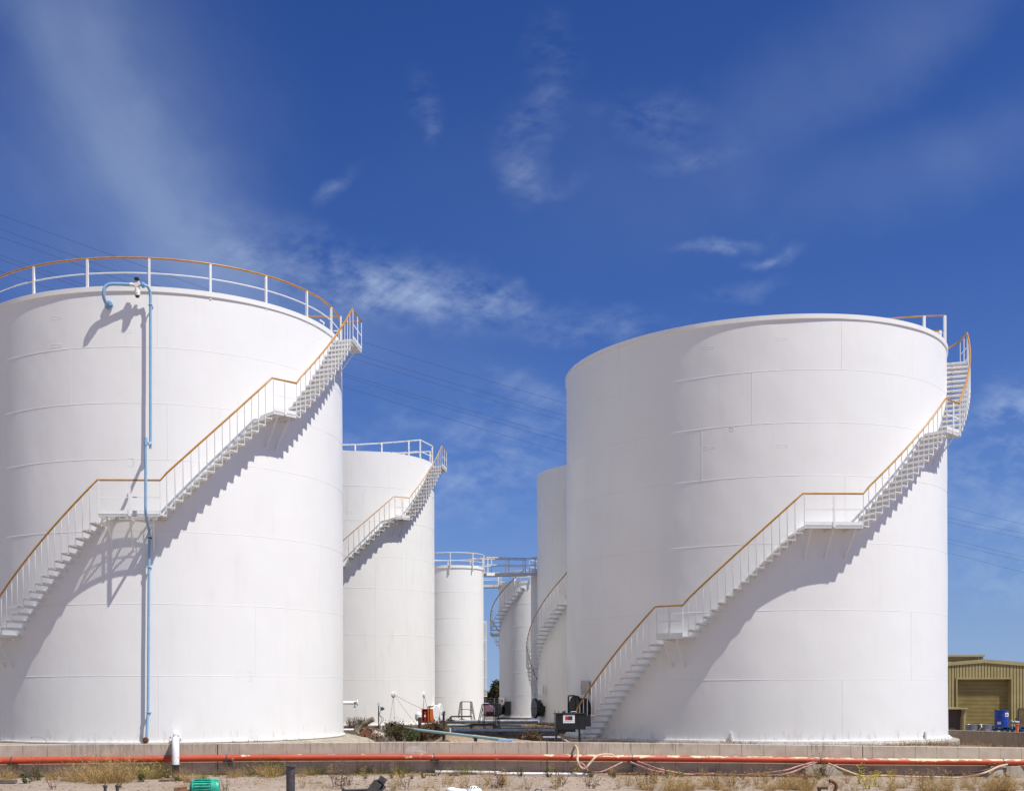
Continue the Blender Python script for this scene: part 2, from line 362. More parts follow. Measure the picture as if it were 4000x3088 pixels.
def make_stairs(root, T, w, segs, mats, riser=.207, bal_r=.013, rail_r=.030, rail_h=.95, grate_first=-1, brk=.95, extra_rail=None, first_low=True):
    """segs: ('s',th0,z0,th1,z1) a flight, ('l',th0,th1,z,nbrackets) a landing; angles rise with height or fall"""
    white, rail_m, grate = mats; R = T[2]; Ro = R+w
    railpts = []; balpts = []
    li = 0
    for si, s in enumerate(segs):
        if s[0] == 's':
            _, th0, z0, th1, z1 = s
            n = max(2, round(abs(z1-z0)/riser)); dth = (th1-th0)/n; dz = (z1-z0)/n
            first = 0 if (si == 0 or segs[si-1][0] == 'l') else 1
            for i in range(first, n):
                th = th0+dth*i; z = z0+dz*i; t = math.radians(th+dth*.25)
                er = Vector((math.sin(t), -math.cos(t), 0)); et = Vector((math.cos(t), math.sin(t), 0))*(1 if dth > 0 else -1); ez = Vector((0,0,1))
                c = Vector((T[0], T[1], 0))
                if i == 0 and si > 0: z -= .004
                tb = MB(); mid = c+er*(R+w/2)
                tb.box(mid+ez*(z-.012), (w, .235, .022), (er, et, ez))
                tb.box(mid-et*.112+ez*(z-.042), (w, .008, .045), (er, et, ez))
                tb.box(mid+et*.112+ez*(z-.042), (w, .008, .045), (er, et, ez))
                tb.box(c+er*(R+w*.28)+ez*(z-.040), (.05, .20, .04), (er, et, ez))
                tb.build('stair_tread', white, root)
                if i == 0 and si > 0: continue
                zl = z-dz if (i > 0 or si > 0) else z-.02
                zr = z+rail_h
                bb = [pt(T, Ro-.012, th-dth*.2, zr), pt(T, Ro-.012, th-dth*.2, zl-.045), pt(T, Ro-.012, th-dth*.62, zl-.05)]
                if i == 0 and si == 0: bb = bb[:2]
                balpts.append(bb)
            for i in range(n+1): railpts.append(pt(T, Ro-.012, th0+dth*i-dth*.2, z0+dz*i+rail_h))
        else:
            _, th0, th1, z, nb = s
            a, b = pt(T, Ro, th0, z), pt(T, Ro, th1, z); ch = (b-a); L = ch.length; ex = ch/L
            out = Vector((0,0,1)).cross(ex)
            if out.dot(a-Vector((T[0], T[1], z))) < 0: out = -out
            db = MB(); mid = (a+b)/2; tm = math.radians((th0+th1)/2)
            ninner = 8
            if li == grate_first:
                # open grating: bars square to the wall, two carrier angles
                m_ = int(L/.050)
                for k in range(m_+1):
                    p = a+ex*(L*k/m_); d0 = (p-Vector((T[0], T[1], z))); 
                    q = p-out*(w-.03)
                    db.bar(p-Vector((0,0,.02)), q-Vector((0,0,.02)), .012, .032)
                for off in (.02, w*.5, w-.05): db.bar(a-out*off-Vector((0,0,.035)), b-out*off-Vector((0,0,.035)), .04, .05)
                for e in (a, b): db.bar(e, e-out*(w-.0), .035, .08)
            else:
                top = [a, b]+[pt(T, R+.01, th1+(th0-th1)*k/ninner, z) for k in range(ninner+1)]
                nn = len(top); lo = [p-Vector((0,0,.035)) for p in top]
                db.add(top+lo, [tuple(range(nn)), tuple(range(nn, 2*nn))[::-1]]+[(k, k+nn, (k+1) % nn+nn, (k+1) % nn) for k in range(nn)])
                db.bar(a-Vector((0,0,.045))-out*.02, b-Vector((0,0,.045))-out*.02, .03, .06)
                for e, sg in ((a, 1), (b, -1)): db.bar(e-Vector((0,0,.055))+ex*sg*.03, pt(T, R, th0 if sg > 0 else th1, z-.055)+ex*sg*.03, .03, .06)
            land = db.build('landing', grate if li == grate_first else white, root)
            tb = MB(); tb.bar(a+Vector((0,0,.045))-ex*-.02, b+Vector((0,0,.045))-ex*.02, .008, .13)
            tb.bar(a+Vector((0,0,.018))+out*.008, b+Vector((0,0,.018))+out*.008, .01, .012)
            tb.build('toe_board', white, land)
            fr = [.12, .5, .88] if nb == 3 else ([.25, .75] if nb == 2 else [.6])
            for q in fr:
                p = a+ex*L*q-out*.03; thq = th0+(th1-th0)*q
                kb = MB(); kb.bar(p-Vector((0,0,.07)), pt(T, R-.01, thq, z-brk), .045, .030); kb.bar(p-Vector((0,0,.09)), pt(T, R-.01, thq, z-.09), .04, .05)
                kb.build('bracket', white, land)
            pb = MB(); pm = mid+out*.012
            pb.box(pm+Vector((0,0,(rail_h-.06)/2-.02)), (.065, .02, rail_h), (ex, out, Vector((0,0,1))))
            pb.build('rail_post', white, land)
            mr = MB(); mr.bar(a+Vector((0,0,rail_h*.5)), b+Vector((0,0,rail_h*.5)), .012, .035); mr.build('mid_rail', white, land)
            for e in (a, b): balpts.append([e+Vector((0,0,rail_h)), e-Vector((0,0,.03))])
            li += 1
            railpts.append(a+Vector((0,0,rail_h))); railpts.append(b+Vector((0,0,rail_h)))
    if extra_rail: railpts = extra_rail[0]+railpts+extra_rail[1]
    rb = MB(); 
    clean = [railpts[0]]
    for p in railpts[1:]:
        if (p-clean[-1]).length > .07: clean.append(p)
    rb.tube(clean, rail_r, 8); rail = rb.build('handrail', rail_m, root)
    for bb in balpts:
        q = MB(); q.tube(bb, bal_r, 6); q.build('baluster', white, rail)
    return rail

def roof_rail(root, T, r, z0, h, ths, th_a, th_b, rail_m, post_m, mid=True, pw=.05, rr=.028, step=3., drop=.15):
    mb = MB(); n = int(abs(th_b-th_a)/step)+1
    mb.tube([pt(T, r, th_a+(th_b-th_a)*k/n, z0+h) for k in range(n+1)], rr, 8)
    rail = mb.build('roof_railing', rail_m, root)
    if mid:
        q = MB(); q.tube([pt(T, r, th_a+(th_b-th_a)*k/n, z0+h*.5) for k in range(n+1)], rr*.62, 6); q.build('mid_rail', post_m, rail)
    for th in ths:
        t = math.radians(th); er = Vector((math.sin(t), -math.cos(t), 0)); et = Vector((math.cos(t), math.sin(t), 0))
        q = MB(); c = pt(T, r+.012, th, z0+(h-drop)/2); q.box(c-Vector((0,0,.02)), (pw*1.0, pw, h+drop), (er, et, Vector((0,0,1)))); q.build('rail_post', post_m, rail)
    return rail
def straight_rail(root, pts, h, rail_m, post_m, rr=.026, mid=True, posts=None, pw=.045):
    mb = MB(); mb.tube([p+Vector((0,0,h)) for p in pts], rr, 8); rail = mb.build('walkway_railing', rail_m, root)
    if mid:
        q = MB(); q.tube([p+Vector((0,0,h*.5)) for p in pts], rr*.7, 6); q.build('mid_rail', post_m, rail)
    for p in (posts or pts):
        q = MB(); q.box(p+Vector((0,0,h/2)), (pw, pw, h)); q.build('rail_post', post_m, rail)
    return rail
def manway(root, T, th, z, r=.42, size=.30, tilt=0, cover=True, hinge=True, mt=None):
    """black flanged manhole neck with its lid"""
    mt = mt or M['black']; t = math.radians(th)
    er = Vector((math.sin(t), -math.cos(t), 0)); et = Vector((math.cos(t), math.sin(t), 0))
    b = MB(); c = Vector((T[0], T[1], z))+er*(T[2]+size/2)
    b.disc(c, er, r*.82, size+.05); b.disc(c+er*(size/2), er, r, .045)
    for k in range(20):
        a = 2*PI*k/20; p = c+er*(size/2+.06)+(et*math.cos(a)+Vector((0,0,1))*math.sin(a))*r*.91
        b.disc(p, er, .026, .07, 6)
    m_ = b.build('manhole', mt, root)
    if cover:
        q = MB(); q.disc(c+er*(size/2+.055), er, r*.97, .04); q.tube([c+er*(size/2+.07)+et*.12, c+er*(size/2+.14)+et*.12, c+er*(size/2+.14)-et*.12, c+er*(size/2+.07)-et*.12], .014, 6)
        q.build('manhole_cover', mt, m_)
    return m_

GRP = 'white fuel storage tanks'
# ---- tank A (left foreground)
zA, zAt = CH-1.45, CH+11.46
ringsA = [CH+q for q in (.46, 2.5, 4.56, 6.59, 8.18, 9.77)]
A = tank_root(TA, zA, 'storage_tank', 'large white tank on the left with a pale blue riser pipe and orange roof railing', GRP)
vA = [(-14.8, ringsA[4], ringsA[5]), (9.4, zA, ringsA[0]), (37., ringsA[0], ringsA[1]), (9.5, ringsA[5], zAt), (-40, ringsA[2], ringsA[3]), (64, ringsA[1], ringsA[2]), (12., ringsA[3], ringsA[4]), (140, zA, zAt)]
make_shell(A, TA, zA, zAt, ringsA, vA, M['paint'], .012, 0, pads=[(33.0, CH+.45, .45, .30), (15.2, zA+.33, .58, .60), (-19, CH+10.7, .30, .08), (1., CH+10.2, .3, .08), (-19, CH+9.9, .3, .08), (2.2, CH+6.5, .16, .22)])
WM = (M['steel_white'], M['orange'], M['grate'])
segA = [('s', -66.6, CH-1.50, -40.6, CH+1.66), ('l', -40.6, -33.4, CH+1.66, 2), ('s', -33.4, CH+1.66, -4.4, CH+4.93), ('l', -4.4, 10.1, CH+4.93, 3), ('s', 10.1, CH+4.93, 38.7, CH+8.13), ('l', 38.7, 45.9, CH+8.13, 2), ('s', 45.9, CH+8.13, 73.2, CH+11.22), ('l', 73.2, 84., CH+11.22, 1)]
make_stairs(A, TA, .70, segA, WM, grate_first=1, extra_rail=([], [pt(TA, TA[2]+.72, 84, CH+12.15), pt(TA, TA[2]+.02, 84, CH+12.15)]))
roof_rail(A, TA, TA[2]-.03, zAt-.02, .86, [-78, -60.5, -43.5, -26.6, -9.6, 7.3, 23.8, 40.8, 57.2, 72.8, 96, 120, 145, 170, 195, 220, 245, 265], 72.8, -287, M['orange'], M['steel_white'], step=3., pw=.062, rr=.030)
straight_rail(A, [pt(TA, TA[2]+.02, 74.5, zAt-.05), pt(TA, TA[2]+.02, 84, zAt-.05)][1:]+[pt(TA, TA[2]-1.2, 84, zAt)], .95, M['orange'], M['steel_white'], pw=.055)
q = MB(); q.lathe([(.14, 0), (.14, .10), (.10, .16), (.0, .18)], 16, pt(TA, TA[2]-.3, 70, zAt)); q.tube([pt(TA, TA[2]-.18, 70.5, zAt+.05), pt(TA, TA[2]-.18, 70.5, zAt+.28), pt(TA, TA[2]-.3, 70, zAt+.36)], .022, 6); q.build('roof_vent', M['steel_white'], A)
# concrete plinth the tank stands on, sloping off at the rim
fb = MB(); fb.lathe([(TA[2]-.3, zA-.002), (TA[2]+.35, zA-.03), (TA[2]+.78, zA-.09), (TA[2]+1.05, zA-.22), (TA[2]+1.35, zA-.50), (TA[2]+1.42, zA-.75)], 140, (TA[0], TA[1], 0))
fb.build('foundation', M['concrete'], A)
# the pale blue riser belongs to this tank
def riser():
    b = MB(); R = TA[2]; z0 = zA+.07
    up = [pt(TA, R+.15, 7.15, CH+4.40), pt(TA, R+.17, 7.15, CH+4.56), pt(TA, R+.60, 6.95, CH+4.72), pt(TA, R+.96, 6.85, CH+4.92), pt(TA, R+.96, 6.85, CH+5.1), pt(TA, R+.96, 6.9, CH+6.9)]
    b.tube([pt(TA, R+.17, 6.3, z0), pt(TA, R+.16, 6.5, z0+.6), pt(TA, R+.15, 6.7, zA+.9), pt(TA, R+.15, 7.0, CH+3.0)]+up, .040, 12)
    b.tube([pt(TA, R+.96, 6.9, CH+6.90), pt(TA, R+.70, 7.3, CH+6.88), pt(TA, R+.22, 7.6, CH+7.0)], .046, 12)
    b.tube([pt(TA, R+.96, 6.9, CH+6.78), pt(TA, R+.96, 6.9, CH+6.99)], .052, 12)
    b.tube([pt(TA, R+.22, 7.6, CH+6.85), pt(TA, R+.20, 7.65, CH+9.), pt(TA, R+.20, 7.7, CH+11.12), pt(TA, R+.22, 7.55, CH+11.30), pt(TA, R+.28, 7.0, CH+11.39), pt(TA, R+.28, 6.4, CH+11.42)], .041, 12)
    b.disc(pt(TA, R+.28, 6.1, CH+11.42), (1,.1,0), .085, .035); b.disc(pt(TA, R+.28, 5.75, CH+11.42), (1,.1,0), .085, .03)
    b.tube([pt(TA, R+.28, 6.5, CH+11.42), pt(TA, R+.28, 4.9, CH+11.42)], .038, 10)
    b.tube([pt(TA, R+.30, 2.6, CH+11.42), pt(TA, R+.33, .6, CH+11.42), pt(TA, R+.35, -1.7, CH+11.42), pt(TA, R+.36, -2.6, CH+11.405), pt(TA, R+.37, -3.3, CH+11.36), pt(TA, R+.38, -3.75, CH+11.27), pt(TA, R+.38, -3.9, CH+11.14), pt(TA, R+.34, -3.9, CH+11.03), pt(TA, R+.24, -3.75, CH+10.95), pt(TA, R+.1, -3.5, CH+10.93), pt(TA, R, -3.4, CH+10.93)], .050, 12)
    b.disc(pt(TA, R+.06, -3.4, CH+10.93), pt(TA, 1, -3.4, 0)-pt(TA, 0, -3.4, 0), .12, .07)
    p = b.build('riser_pipe', M['blue'], A)
    w = MB(); w.tube([pt(TA, R+.30, 2.6, CH+11.42), pt(TA, R+.28, 4.0, CH+11.42)], .056, 12)
    w.box(pt(TA, R+.28, 4.45, CH+11.43), (.13, .12, .17)); w.lathe([(.03, -.22), (.085, -.18), (.075, .0), (.03, .04)], 12, pt(TA, R+.30, 4.5, CH+11.30))
    w.build('relief_valve', M['steel_white_old'], p)
    k = MB(); k.box(pt(TA, R+.30, 4.35, CH+11.575), (.115, .13, .075)); k.disc(pt(TA, R+.31, 4.5, CH+11.12), (0,0,1), .055, .12); k.build('valve_cap', M['black'], p)
    for z, rr, th in ((CH+10.9, .20, 7.68), (CH+4.35, .15, 7.15), (CH+3.52, .15, 7.08), (CH-.57, .15, 6.78)):
        k = MB(); k.disc(pt(TA, R+rr, th, z), (0,0,1), .062, .03); k.bar(pt(TA, R+rr, th, z), pt(TA, R, th+.55, z), .03, .03); k.build('pipe_clamp', M['darksteel'] if z > CH+4 and z < CH+4.4 else M['blue'], p)
    k = MB(); c = pt(TA, R+.26, 6.15, zA+.10); k.disc(c, (0,1,0), .088, .035); k.disc(c-Vector((0,.03,0)), (0,1,0), .045, .05); k.tube([c+Vector((0,.0,0)), c+Vector((0,.2,0))], .04, 10); k.build('blind_flange', M['rust'], p)
riser()
# white outlet elbow reaching over the wall
b = MB(); zc = CH-1.19
def ex_(Y, z): return Vector((-5.05*Y/28.34, Y, z))
b.tube([ex_(32.9, zc), ex_(29.0, zc)], .085, 16)
b.tube([ex_(28.9, zc), ex_(28.7, zc-.01), ex_(28.52, zc-.05), ex_(28.40, zc-.14), ex_(28.35, zc-.27), ex_(28.34, zc-.60)], .092, 20)
b.disc(ex_(28.95, zc), (-.18,1,0), .165, .035, 26); b.disc(ex_(29.0, zc), (-.18,1,0), .165, .035, 26)
for k in range(8): b.disc(ex_(28.92, zc)+Vector((.135*math.cos(k*PI/4+.2), 0, .135*math.sin(k*PI/4+.2))), (0,1,0), .017, .06, 6)
ob = b.build('outlet_elbow', M['white_gloss'], A)
b = MB(); b.tube([ex_(28.34, zc-.60), ex_(28.34, zc-1.05)], .0925, 18); b.build('tarred_end', M['black'], ob)

# ---- tank B (right foreground)
zB, zBt = CH-1.58, CH+11.36
ringsB = [CH+q for q in (.317, 2.42, 4.46, 6.50, 8.10, 9.70)]
B = tank_root(TB, zB, 'storage_tank', 'large white tank on the right, shaded on its left half, with an orange-railed spiral stair', GRP)
vB = [(-16.6, ringsB[4], ringsB[5]), (7.3, ringsB[5], zBt), (7.2, zB, ringsB[0]), (30.9, ringsB[0], ringsB[1]), (-30, ringsB[3], ringsB[4]), (-52, ringsB[5], zBt), (8.2, ringsB[2]+.1, ringsB[3]), (140, zB, zBt)]
make_shell(B, TB, zB, zBt, ringsB, vB, M['paint'], .015, 21.3, pads=[(-22, CH+8.0, .1, .1), (-28, CH+10.6, .30, .07), (-9., CH+10.65, .3, .07), (-9, CH+7.4, .30, .07), (-28, CH+7.5, .3, .07)])
segB = [('s', -66.6, CH-1.42, -40.3, CH+1.66), ('l', -40.3, -33.4, CH+1.66, 2), ('s', -33.4, CH+1.66, -4.8, CH+4.88), ('l', -4.8, 9.6, CH+4.88, 3), ('s', 9.6, CH+4.88, 37.9, CH+8.05), ('l', 37.9, 45.4, CH+8.05, 2), ('s', 45.4, CH+8.05, 72.5, CH+11.15), ('l', 72.5, 80., CH+11.15, 1)]
make_stairs(B, TB, .70, segB, WM, extra_rail=([pt(TB, TB[2]+.70, -68.2, CH-.92), pt(TB, TB[2]+.70, -68.2, CH-.62)], [pt(TB, TB[2]+.35, 80.5, CH+11.9), pt(TB, TB[2]+.02, 80, CH+11.9)]))
P1 = Vector((18.92, 38.42, zBt)); P3 = Vector((19.44, 39.8, zBt)); P2 = Vector((18.29, 38.55, zBt+.03)); P4 = Vector((16.0, 39.3, zBt+.1))
straight_rail(B, [P1, P2, P4], 1.12, M['orange'], M['steel_white'], pw=.075); straight_rail(B, [P3, P3+Vector((-.5,.25,.02)), Vector((16.8, 41.0, zBt+.1))], 1.05, M['orange'], M['steel_white'], pw=.075)
fb = MB(); fb.lathe([(TB[2]-.3, zB-.002), (TB[2]+.12, zB-.01), (TB[2]+.12, zB-.06)], 160, (TB[0], TB[1], 0)); fd = fb.build('foundation', M['steel_white_old'], B)
fb = MB(); fb.lathe([(TB[2]+.10, zB-.062), (TB[2]+.33, zB-.075), (TB[2]+.345, zB-.09), (TB[2]+.345, zB-.75)], 160, (TB[0], TB[1], 0)); fb.build('foundation_side', M['concrete'], fd)
for th in (-22.3, 37.):
    q = MB(); p = pt(TB, TB[2]+.05, th, zB+.14); q.box(p, (.035, .12, .26)); q.build('lifting_lug', M['steel_white'], B)
mB = manway(B, TB, -74, CH-.66, .50, .34)
q = MB(); c = pt(TB, TB[2]+.50, -74, CH-.35)
et = Vector((math.cos(math.radians(-74)), math.sin(math.radians(-74)), 0))
q.tube([c-et*.30-Vector((0,0,.5)), c-et*.30+Vector((0,0,.12)), c-et*.24+Vector((0,0,.18)), c+et*.2+Vector((0,0,.18)), c+et*.26+Vector((0,0,.12)), c+et*.26-Vector((0,0,.3))], .026, 8); q.build('lid_davit', M['black'], mB)
def sign_plate(root, T, th, z, w, h, off=.12, m=None, turn=0.):
    t = math.radians(th+turn); er = Vector((math.sin(t), -math.cos(t), 0)); et = Vector((math.cos(t), math.sin(t), 0)); ez = Vector((0,0,1))
    c = pt(T, T[2]+off, th, z); q = MB(); q.box(c, (w, .02, h), (et, er, ez)); q.box(c-er*.07+et*w*.4, (.03, .14, h*.9), (et, er, ez))
    s = q.build('sign_plate', m or M['signwhite'], root)
    return s, c, er, et, ez
s, c, er, et, ez = sign_plate(B, TB, -71.5, CH+.10, .30, .49, .16, M['signgrey'], turn=42)
q = MB()
for (x0, z0, x1, z1) in ((-.12,.10,.02,.10), (-.12,-.01,.02,-.01), (.02,.10,.02,-.11), (-.12,.10,-.12,-.11), (-.13,-.11,.13,-.11)):
    q.bar(c+er*.013+et*x0+ez*z0, c+er*.013+et*x1+ez*z1, .004, .006, up=er)
for k in range(3): q.bar(c+er*.013-et*.11+ez*(-.135-.028*k), c+er*.013+et*(-.01+.02*(k % 2))+ez*(-.135-.028*k), .004, .007, up=er)
q.build('sign_lines', M['charcoal'], s)

# ---- tank C (behind the left one)
zC, zCt = CH-1.54, CH+10.77
ringsC = [CH+q for q in (.53, 2.56, 4.64, 6.07, 7.67, 9.2)]
Cc = tank_root(TC, zC, 'storage_tank', 'cream-white tall tank just behind the left tank, a red cabinet at its foot', GRP)
make_shell(Cc, TC, zC, zCt, ringsC, [(-4., zC, ringsC[0]), (17., ringsC[0], ringsC[3]), (40., ringsC[1], ringsC[4]), (-1, ringsC[4], zCt)], M['paint_old'], .006, 5.5, curb=False, nseg=200, pads=[(0, CH+8., .25, .06)])
WO = (M['steel_white_old'], M['orange_old'], M['grate'])
segC = [('s', -60., CH+1.0, -2.6, CH+5.77), ('s', -2.6, CH+5.77, 26.5, CH+7.78), ('l', 26.5, 36.3, CH+7.78, 2), ('s', 36.3, CH+7.78, 69., CH+10.55), ('l', 69., 84., CH+10.55, 1)]
make_stairs(Cc, TC, .60, segC, WO, riser=.20, rail_r=.022, bal_r=.014, rail_h=.92, brk=.8)
straight_rail(Cc, [Vector((-2.2, 55.4, zCt+.05)), Vector((-1.15, 55.1, zCt)), Vector((.12, 54.8, zCt)), Vector((1.40, 54.35, zCt)), Vector((1.93, 54.15, zCt)), Vector((2.56, 55.5, zCt))], 1.05, M['steel_white_old'], M['steel_white_old'], rr=.03, pw=.07)
straight_rail(Cc, [Vector((-2.2, 56.5, zCt+.05)), Vector((1.2, 56.9, zCt)), Vector((2.5, 56.5, zCt))], 1.0, M['steel_white_old'], M['steel_white_old'], rr=.03, pw=.07)
fb = MB(); fb.lathe([(TC[2]-.2, zC-.002), (TC[2]+.3, zC-.02), (TC[2]+.32, zC-.35)], 96, (TC[0], TC[1], 0)); fb.build('foundation', M['darkconc'], Cc)
def eye(th, z):
    q = MB(); t = math.radians(th); er = Vector((math.sin(t), -math.cos(t), 0)); c = pt(TC, TC[2]+.02, th, z)
    q.disc(c, er, .105, .04, 20); q.tube([c+er*(.04)+Vector((.03*math.cos(a), 0, .03*math.sin(a)+.0)) for a in [k*PI/4 for k in range(9)]], .008, 5); e = q.build('cable_eye', M['steel_white'], Cc); return c
c1 = eye(29.5, CH-.14); c2 = eye(58., CH-.15)
g0 = CH-1.62
def wires(par, segs, name='stay_wire'):
    for a, b_ in segs:
        q = MB(); mid = (a+b_)/2-Vector((0,0,.03)); q.tube([a, mid, b_], .0085, 5); q.build(name, M['wiregrey'], par)
wires(Cc, [(c1, Vector((1.62, 51.4, CH-1.5))), (c1, at(1648, 2766, 50.3)), (c2, c2+Vector((-.05,-.1,-.75))), (c2, c2+Vector((.15,-.1,-.75)))])
mC = manway(Cc, TC, 76, CH-.98, .40, .30, mt=M['steel_white'])

# ---- tanks D, G, H, E, F
def small_tank(T, zb, zt, n, label, name='storage_tank', m=None, rail_ths=None, seed=0, vs=()):
    root = tank_root(T, zb, name, label, GRP)
    rings = [zt-(zt-zb)*k/n for k in range(1, n)]
    make_shell(root, T, zb, zt, rings, vs, m or M['paint'], .003, seed, nseg=120, curb=True)
    if rail_ths: roof_rail(root, T, T[2]+.07, zt-.17, .82, rail_ths, 0, 360, M['cream_rail'], M['steel_white_old'], step=8., rr=.024, pw=.05, drop=.1)
    fb = MB(); fb.lathe([(T[2]-.2, zb-.002), (T[2]+.2, zb-.02), (T[2]+.22, zb-.4)], 64, (T[0], T[1], 0)); fb.build('foundation', M['darkconc'], root)
    return root
D = small_tank(TD, CH-1.60, CH+6.36, 6, 'slim bright white tank in the gap with a ladder cage up its right side', rail_ths=[-82, -50, -3, 36, 72, 105, 140, 180, 220, 250], seed=2, vs=[(8., CH+2.38, CH+3.71)])
G = small_tank(TG, CH-1.65, CH+6.98, 6, 'slim white tank showing as a narrow strip at the right end of the upper catwalk', rail_ths=[-100, -60, -20, 20, 60, 110, 160, 210], seed=4)
H = small_tank(TH, CH-1.65, CH+6.90, 6, 'hidden slim white tank, only its railing end showing above the slim ladder tank', rail_ths=[86, 50, 20, 120, 160, 200, 250, 300], seed=6)
E_ = small_tank(TE, CH-1.68, CH+6.84, 6, 'slim white tank with an orange-railed stair and a red diamond sign at its foot', rail_ths=[-70, -35, -5, 30, 60, 110, 160, 200, 250], seed=8, vs=[])
F = tank_root(TF, CH-1.64, 'storage_tank', 'tall off-white tank half hidden behind the right tank, stair curving round its left side', GRP)
make_shell(F, TF, CH-1.64, CH+11.42, [CH+q for q in (.46, 2.65, 4.85, 6.5, 8.2, 9.85)], [(-40, CH+.46, CH+2.65), (-20, CH+2.65, CH+4.85)], M['paint_old'], .005, 12., curb=False, nseg=200)
fb = MB(); fb.lathe([(TF[2]-.2, CH-1.642), (TF[2]+.3, CH-1.66), (TF[2]+.32, CH-2.05)], 96, (TF[0], TF[1], 0)); fb.build('foundation', M['darkconc'], F)
segF = [('s', -137., CH-1.54, -105., CH+1.25), ('l', -105., -94., CH+1.27, 1), ('s', -94., CH+1.27, -48.2, CH+4.53), ('s', -48.2, CH+4.53, -10., CH+7.6)]
make_stairs(F, TF, .60, segF, (M['steel_white'], M['orange'], M['grate']), riser=.208, rail_r=.028, bal_r=.015, rail_h=1.05, brk=.8)
manway(F, TF, -79, CH-.91, .53, .38, mt=M['black']); 
s, c, er, et, ez = sign_plate(F, TF, -73, CH+.02, .28, .49, .3, M['signwhite'], turn=35)
s, c, er, et, ez = sign_plate(F, TF, -74, CH-.58, .32, .42, .08, M['signwhite'], turn=30)
q = MB()
for k in range(4): q.bar(c+er*.013-et*.1+ez*(.12-.07*k), c+er*.013+et*.10+ez*(.12-.07*k), .004, .012, up=er)
q.build('sign_lines', M['charcoal'], s)
segE = [('s', -175., CH+1.68, -119., CH+3.45), ('l', -119., -96., CH+3.60, 1), ('s', -96., CH+3.69, -12., CH+6.61)]
make_stairs(E_, TE, .57, segE, (M['steel_white'], M['orange'], M['grate']), riser=.221, rail_r=.030, bal_r=.015, rail_h=.9, brk=.6)
manway(E_, TE, -64, CH-1.18, .38, .34)
q = MB(); q.box(pt(TE, TE[2]+.1, -50, CH-1.10), (.36, .3, .88)); q.build('valve_housing', M['black'], E_)
s, c, er, et, ez = sign_plate(E_, TE, -62, CH-.65, .36, .48, .25, M['signwhite'], turn=36)
q = MB(); q.add([c+er*.014+ez*.15+et*.06, c+er*.014+et*.125+ez*.02, c+er*.014-ez*.11+et*.06, c+er*.014-et*.005+ez*.02], [(0,1,2,3)]); q.build('hazard_diamond', M['red'], s)
q = MB()
for k in range(6): q.bar(c+er*.014-et*.145+ez*(.17-.055*k), c+er*.014-et*(.06-.015*(k % 3))+ez*(.17-.055*k), .004, .015, up=er)
q.build('sign_lines', M['charcoal'], s)
# ladder with cage on D
q = MB()
xs = TD[0]+TD[2]; z0, z1 = CH-.29, CH+3.60
for dx, dy in ((.06, -.2), (.06, .2)): q.tube([Vector((xs+dx, TD[1]+dy, z0)), Vector((xs+dx, TD[1]+dy, z1))], .016, 6)
k = z0+.1
while k < z1: q.tube([Vector((xs+.06, TD[1]-.2, k)), Vector((xs+.06, TD[1]+.2, k))], .010, 5); k += .3
lad = q.build('ladder', M['steel_white'], D)
q = MB()
for dx in (.15, .155): q.tube([Vector((xs+dx, TD[1]-.12 if dx < .152 else TD[1]+.12, z0)), Vector((xs+dx, TD[1]-.12 if dx < .152 else TD[1]+.12, z1))], .013, 5)
for k in range(5):
    z = z0+(z1-z0)*k/4; q.tube([Vector((xs-.02, TD[1]-.2, z)), Vector((xs+.15, TD[1]-.12, z)), Vector((xs+.155, TD[1]+.12, z)), Vector((xs-.02, TD[1]+.2, z))], .016, 5)
q.build('ladder_cage', M['steel_white'], lad)

# ---- catwalks
def catwalk(a, b_, wid, h, label, nposts):
    ro = empty('catwalk', (a+b_)/2, label, 'catwalk', 'catwalks linking the slim tanks')
    d = (b_-a).normalized(); sd = Vector((d.y, -d.x, 0))
    q = MB(); q.bar(a-Vector((0,0,.02)), b_-Vector((0,0,.02)), wid, .03); dk = q.build('deck', M['steel_white'], ro)
    for sg in (1, -1):
        o = sd*sg*wid/2
        q = MB(); q.bar(a+o-Vector((0,0,.08)), b_+o-Vector((0,0,.08)), .05, .15); q.build('girder', M['steel_white'], ro)
        q = MB(); q.tube([a+o+Vector((0,0,h)), b_+o+Vector((0,0,h))], .028, 8); r = q.build('handrail', M['cream_rail'], ro)
        q = MB(); q.tube([a+o+Vector((0,0,h*.52)), b_+o+Vector((0,0,h*.52))], .020, 6); q.build('mid_rail', M['steel_white'], r)
        for k in range(nposts):
            p = a+(b_-a)*(k+.08)/(nposts-.84)+o; q = MB(); q.box(p+Vector((0,0,h/2-.08)), (.05, .05, h+.16)); q.build('rail_post', M['steel_white'], r)
    return ro
catwalk(Vector((5.25, 60.8, CH+6.22)), Vector((8.85, 66.1, CH+6.75)), .9, .80, 'upper catwalk with pale railings from the slim ladder tank to the far right slim tank', 4)
catwalk(Vector((3.35, 74.0, CH+6.76)), Vector((7.66, 73.6, CH+6.76)), .9, .75, 'lower catwalk reaching the top of the tank with the orange stair', 5)

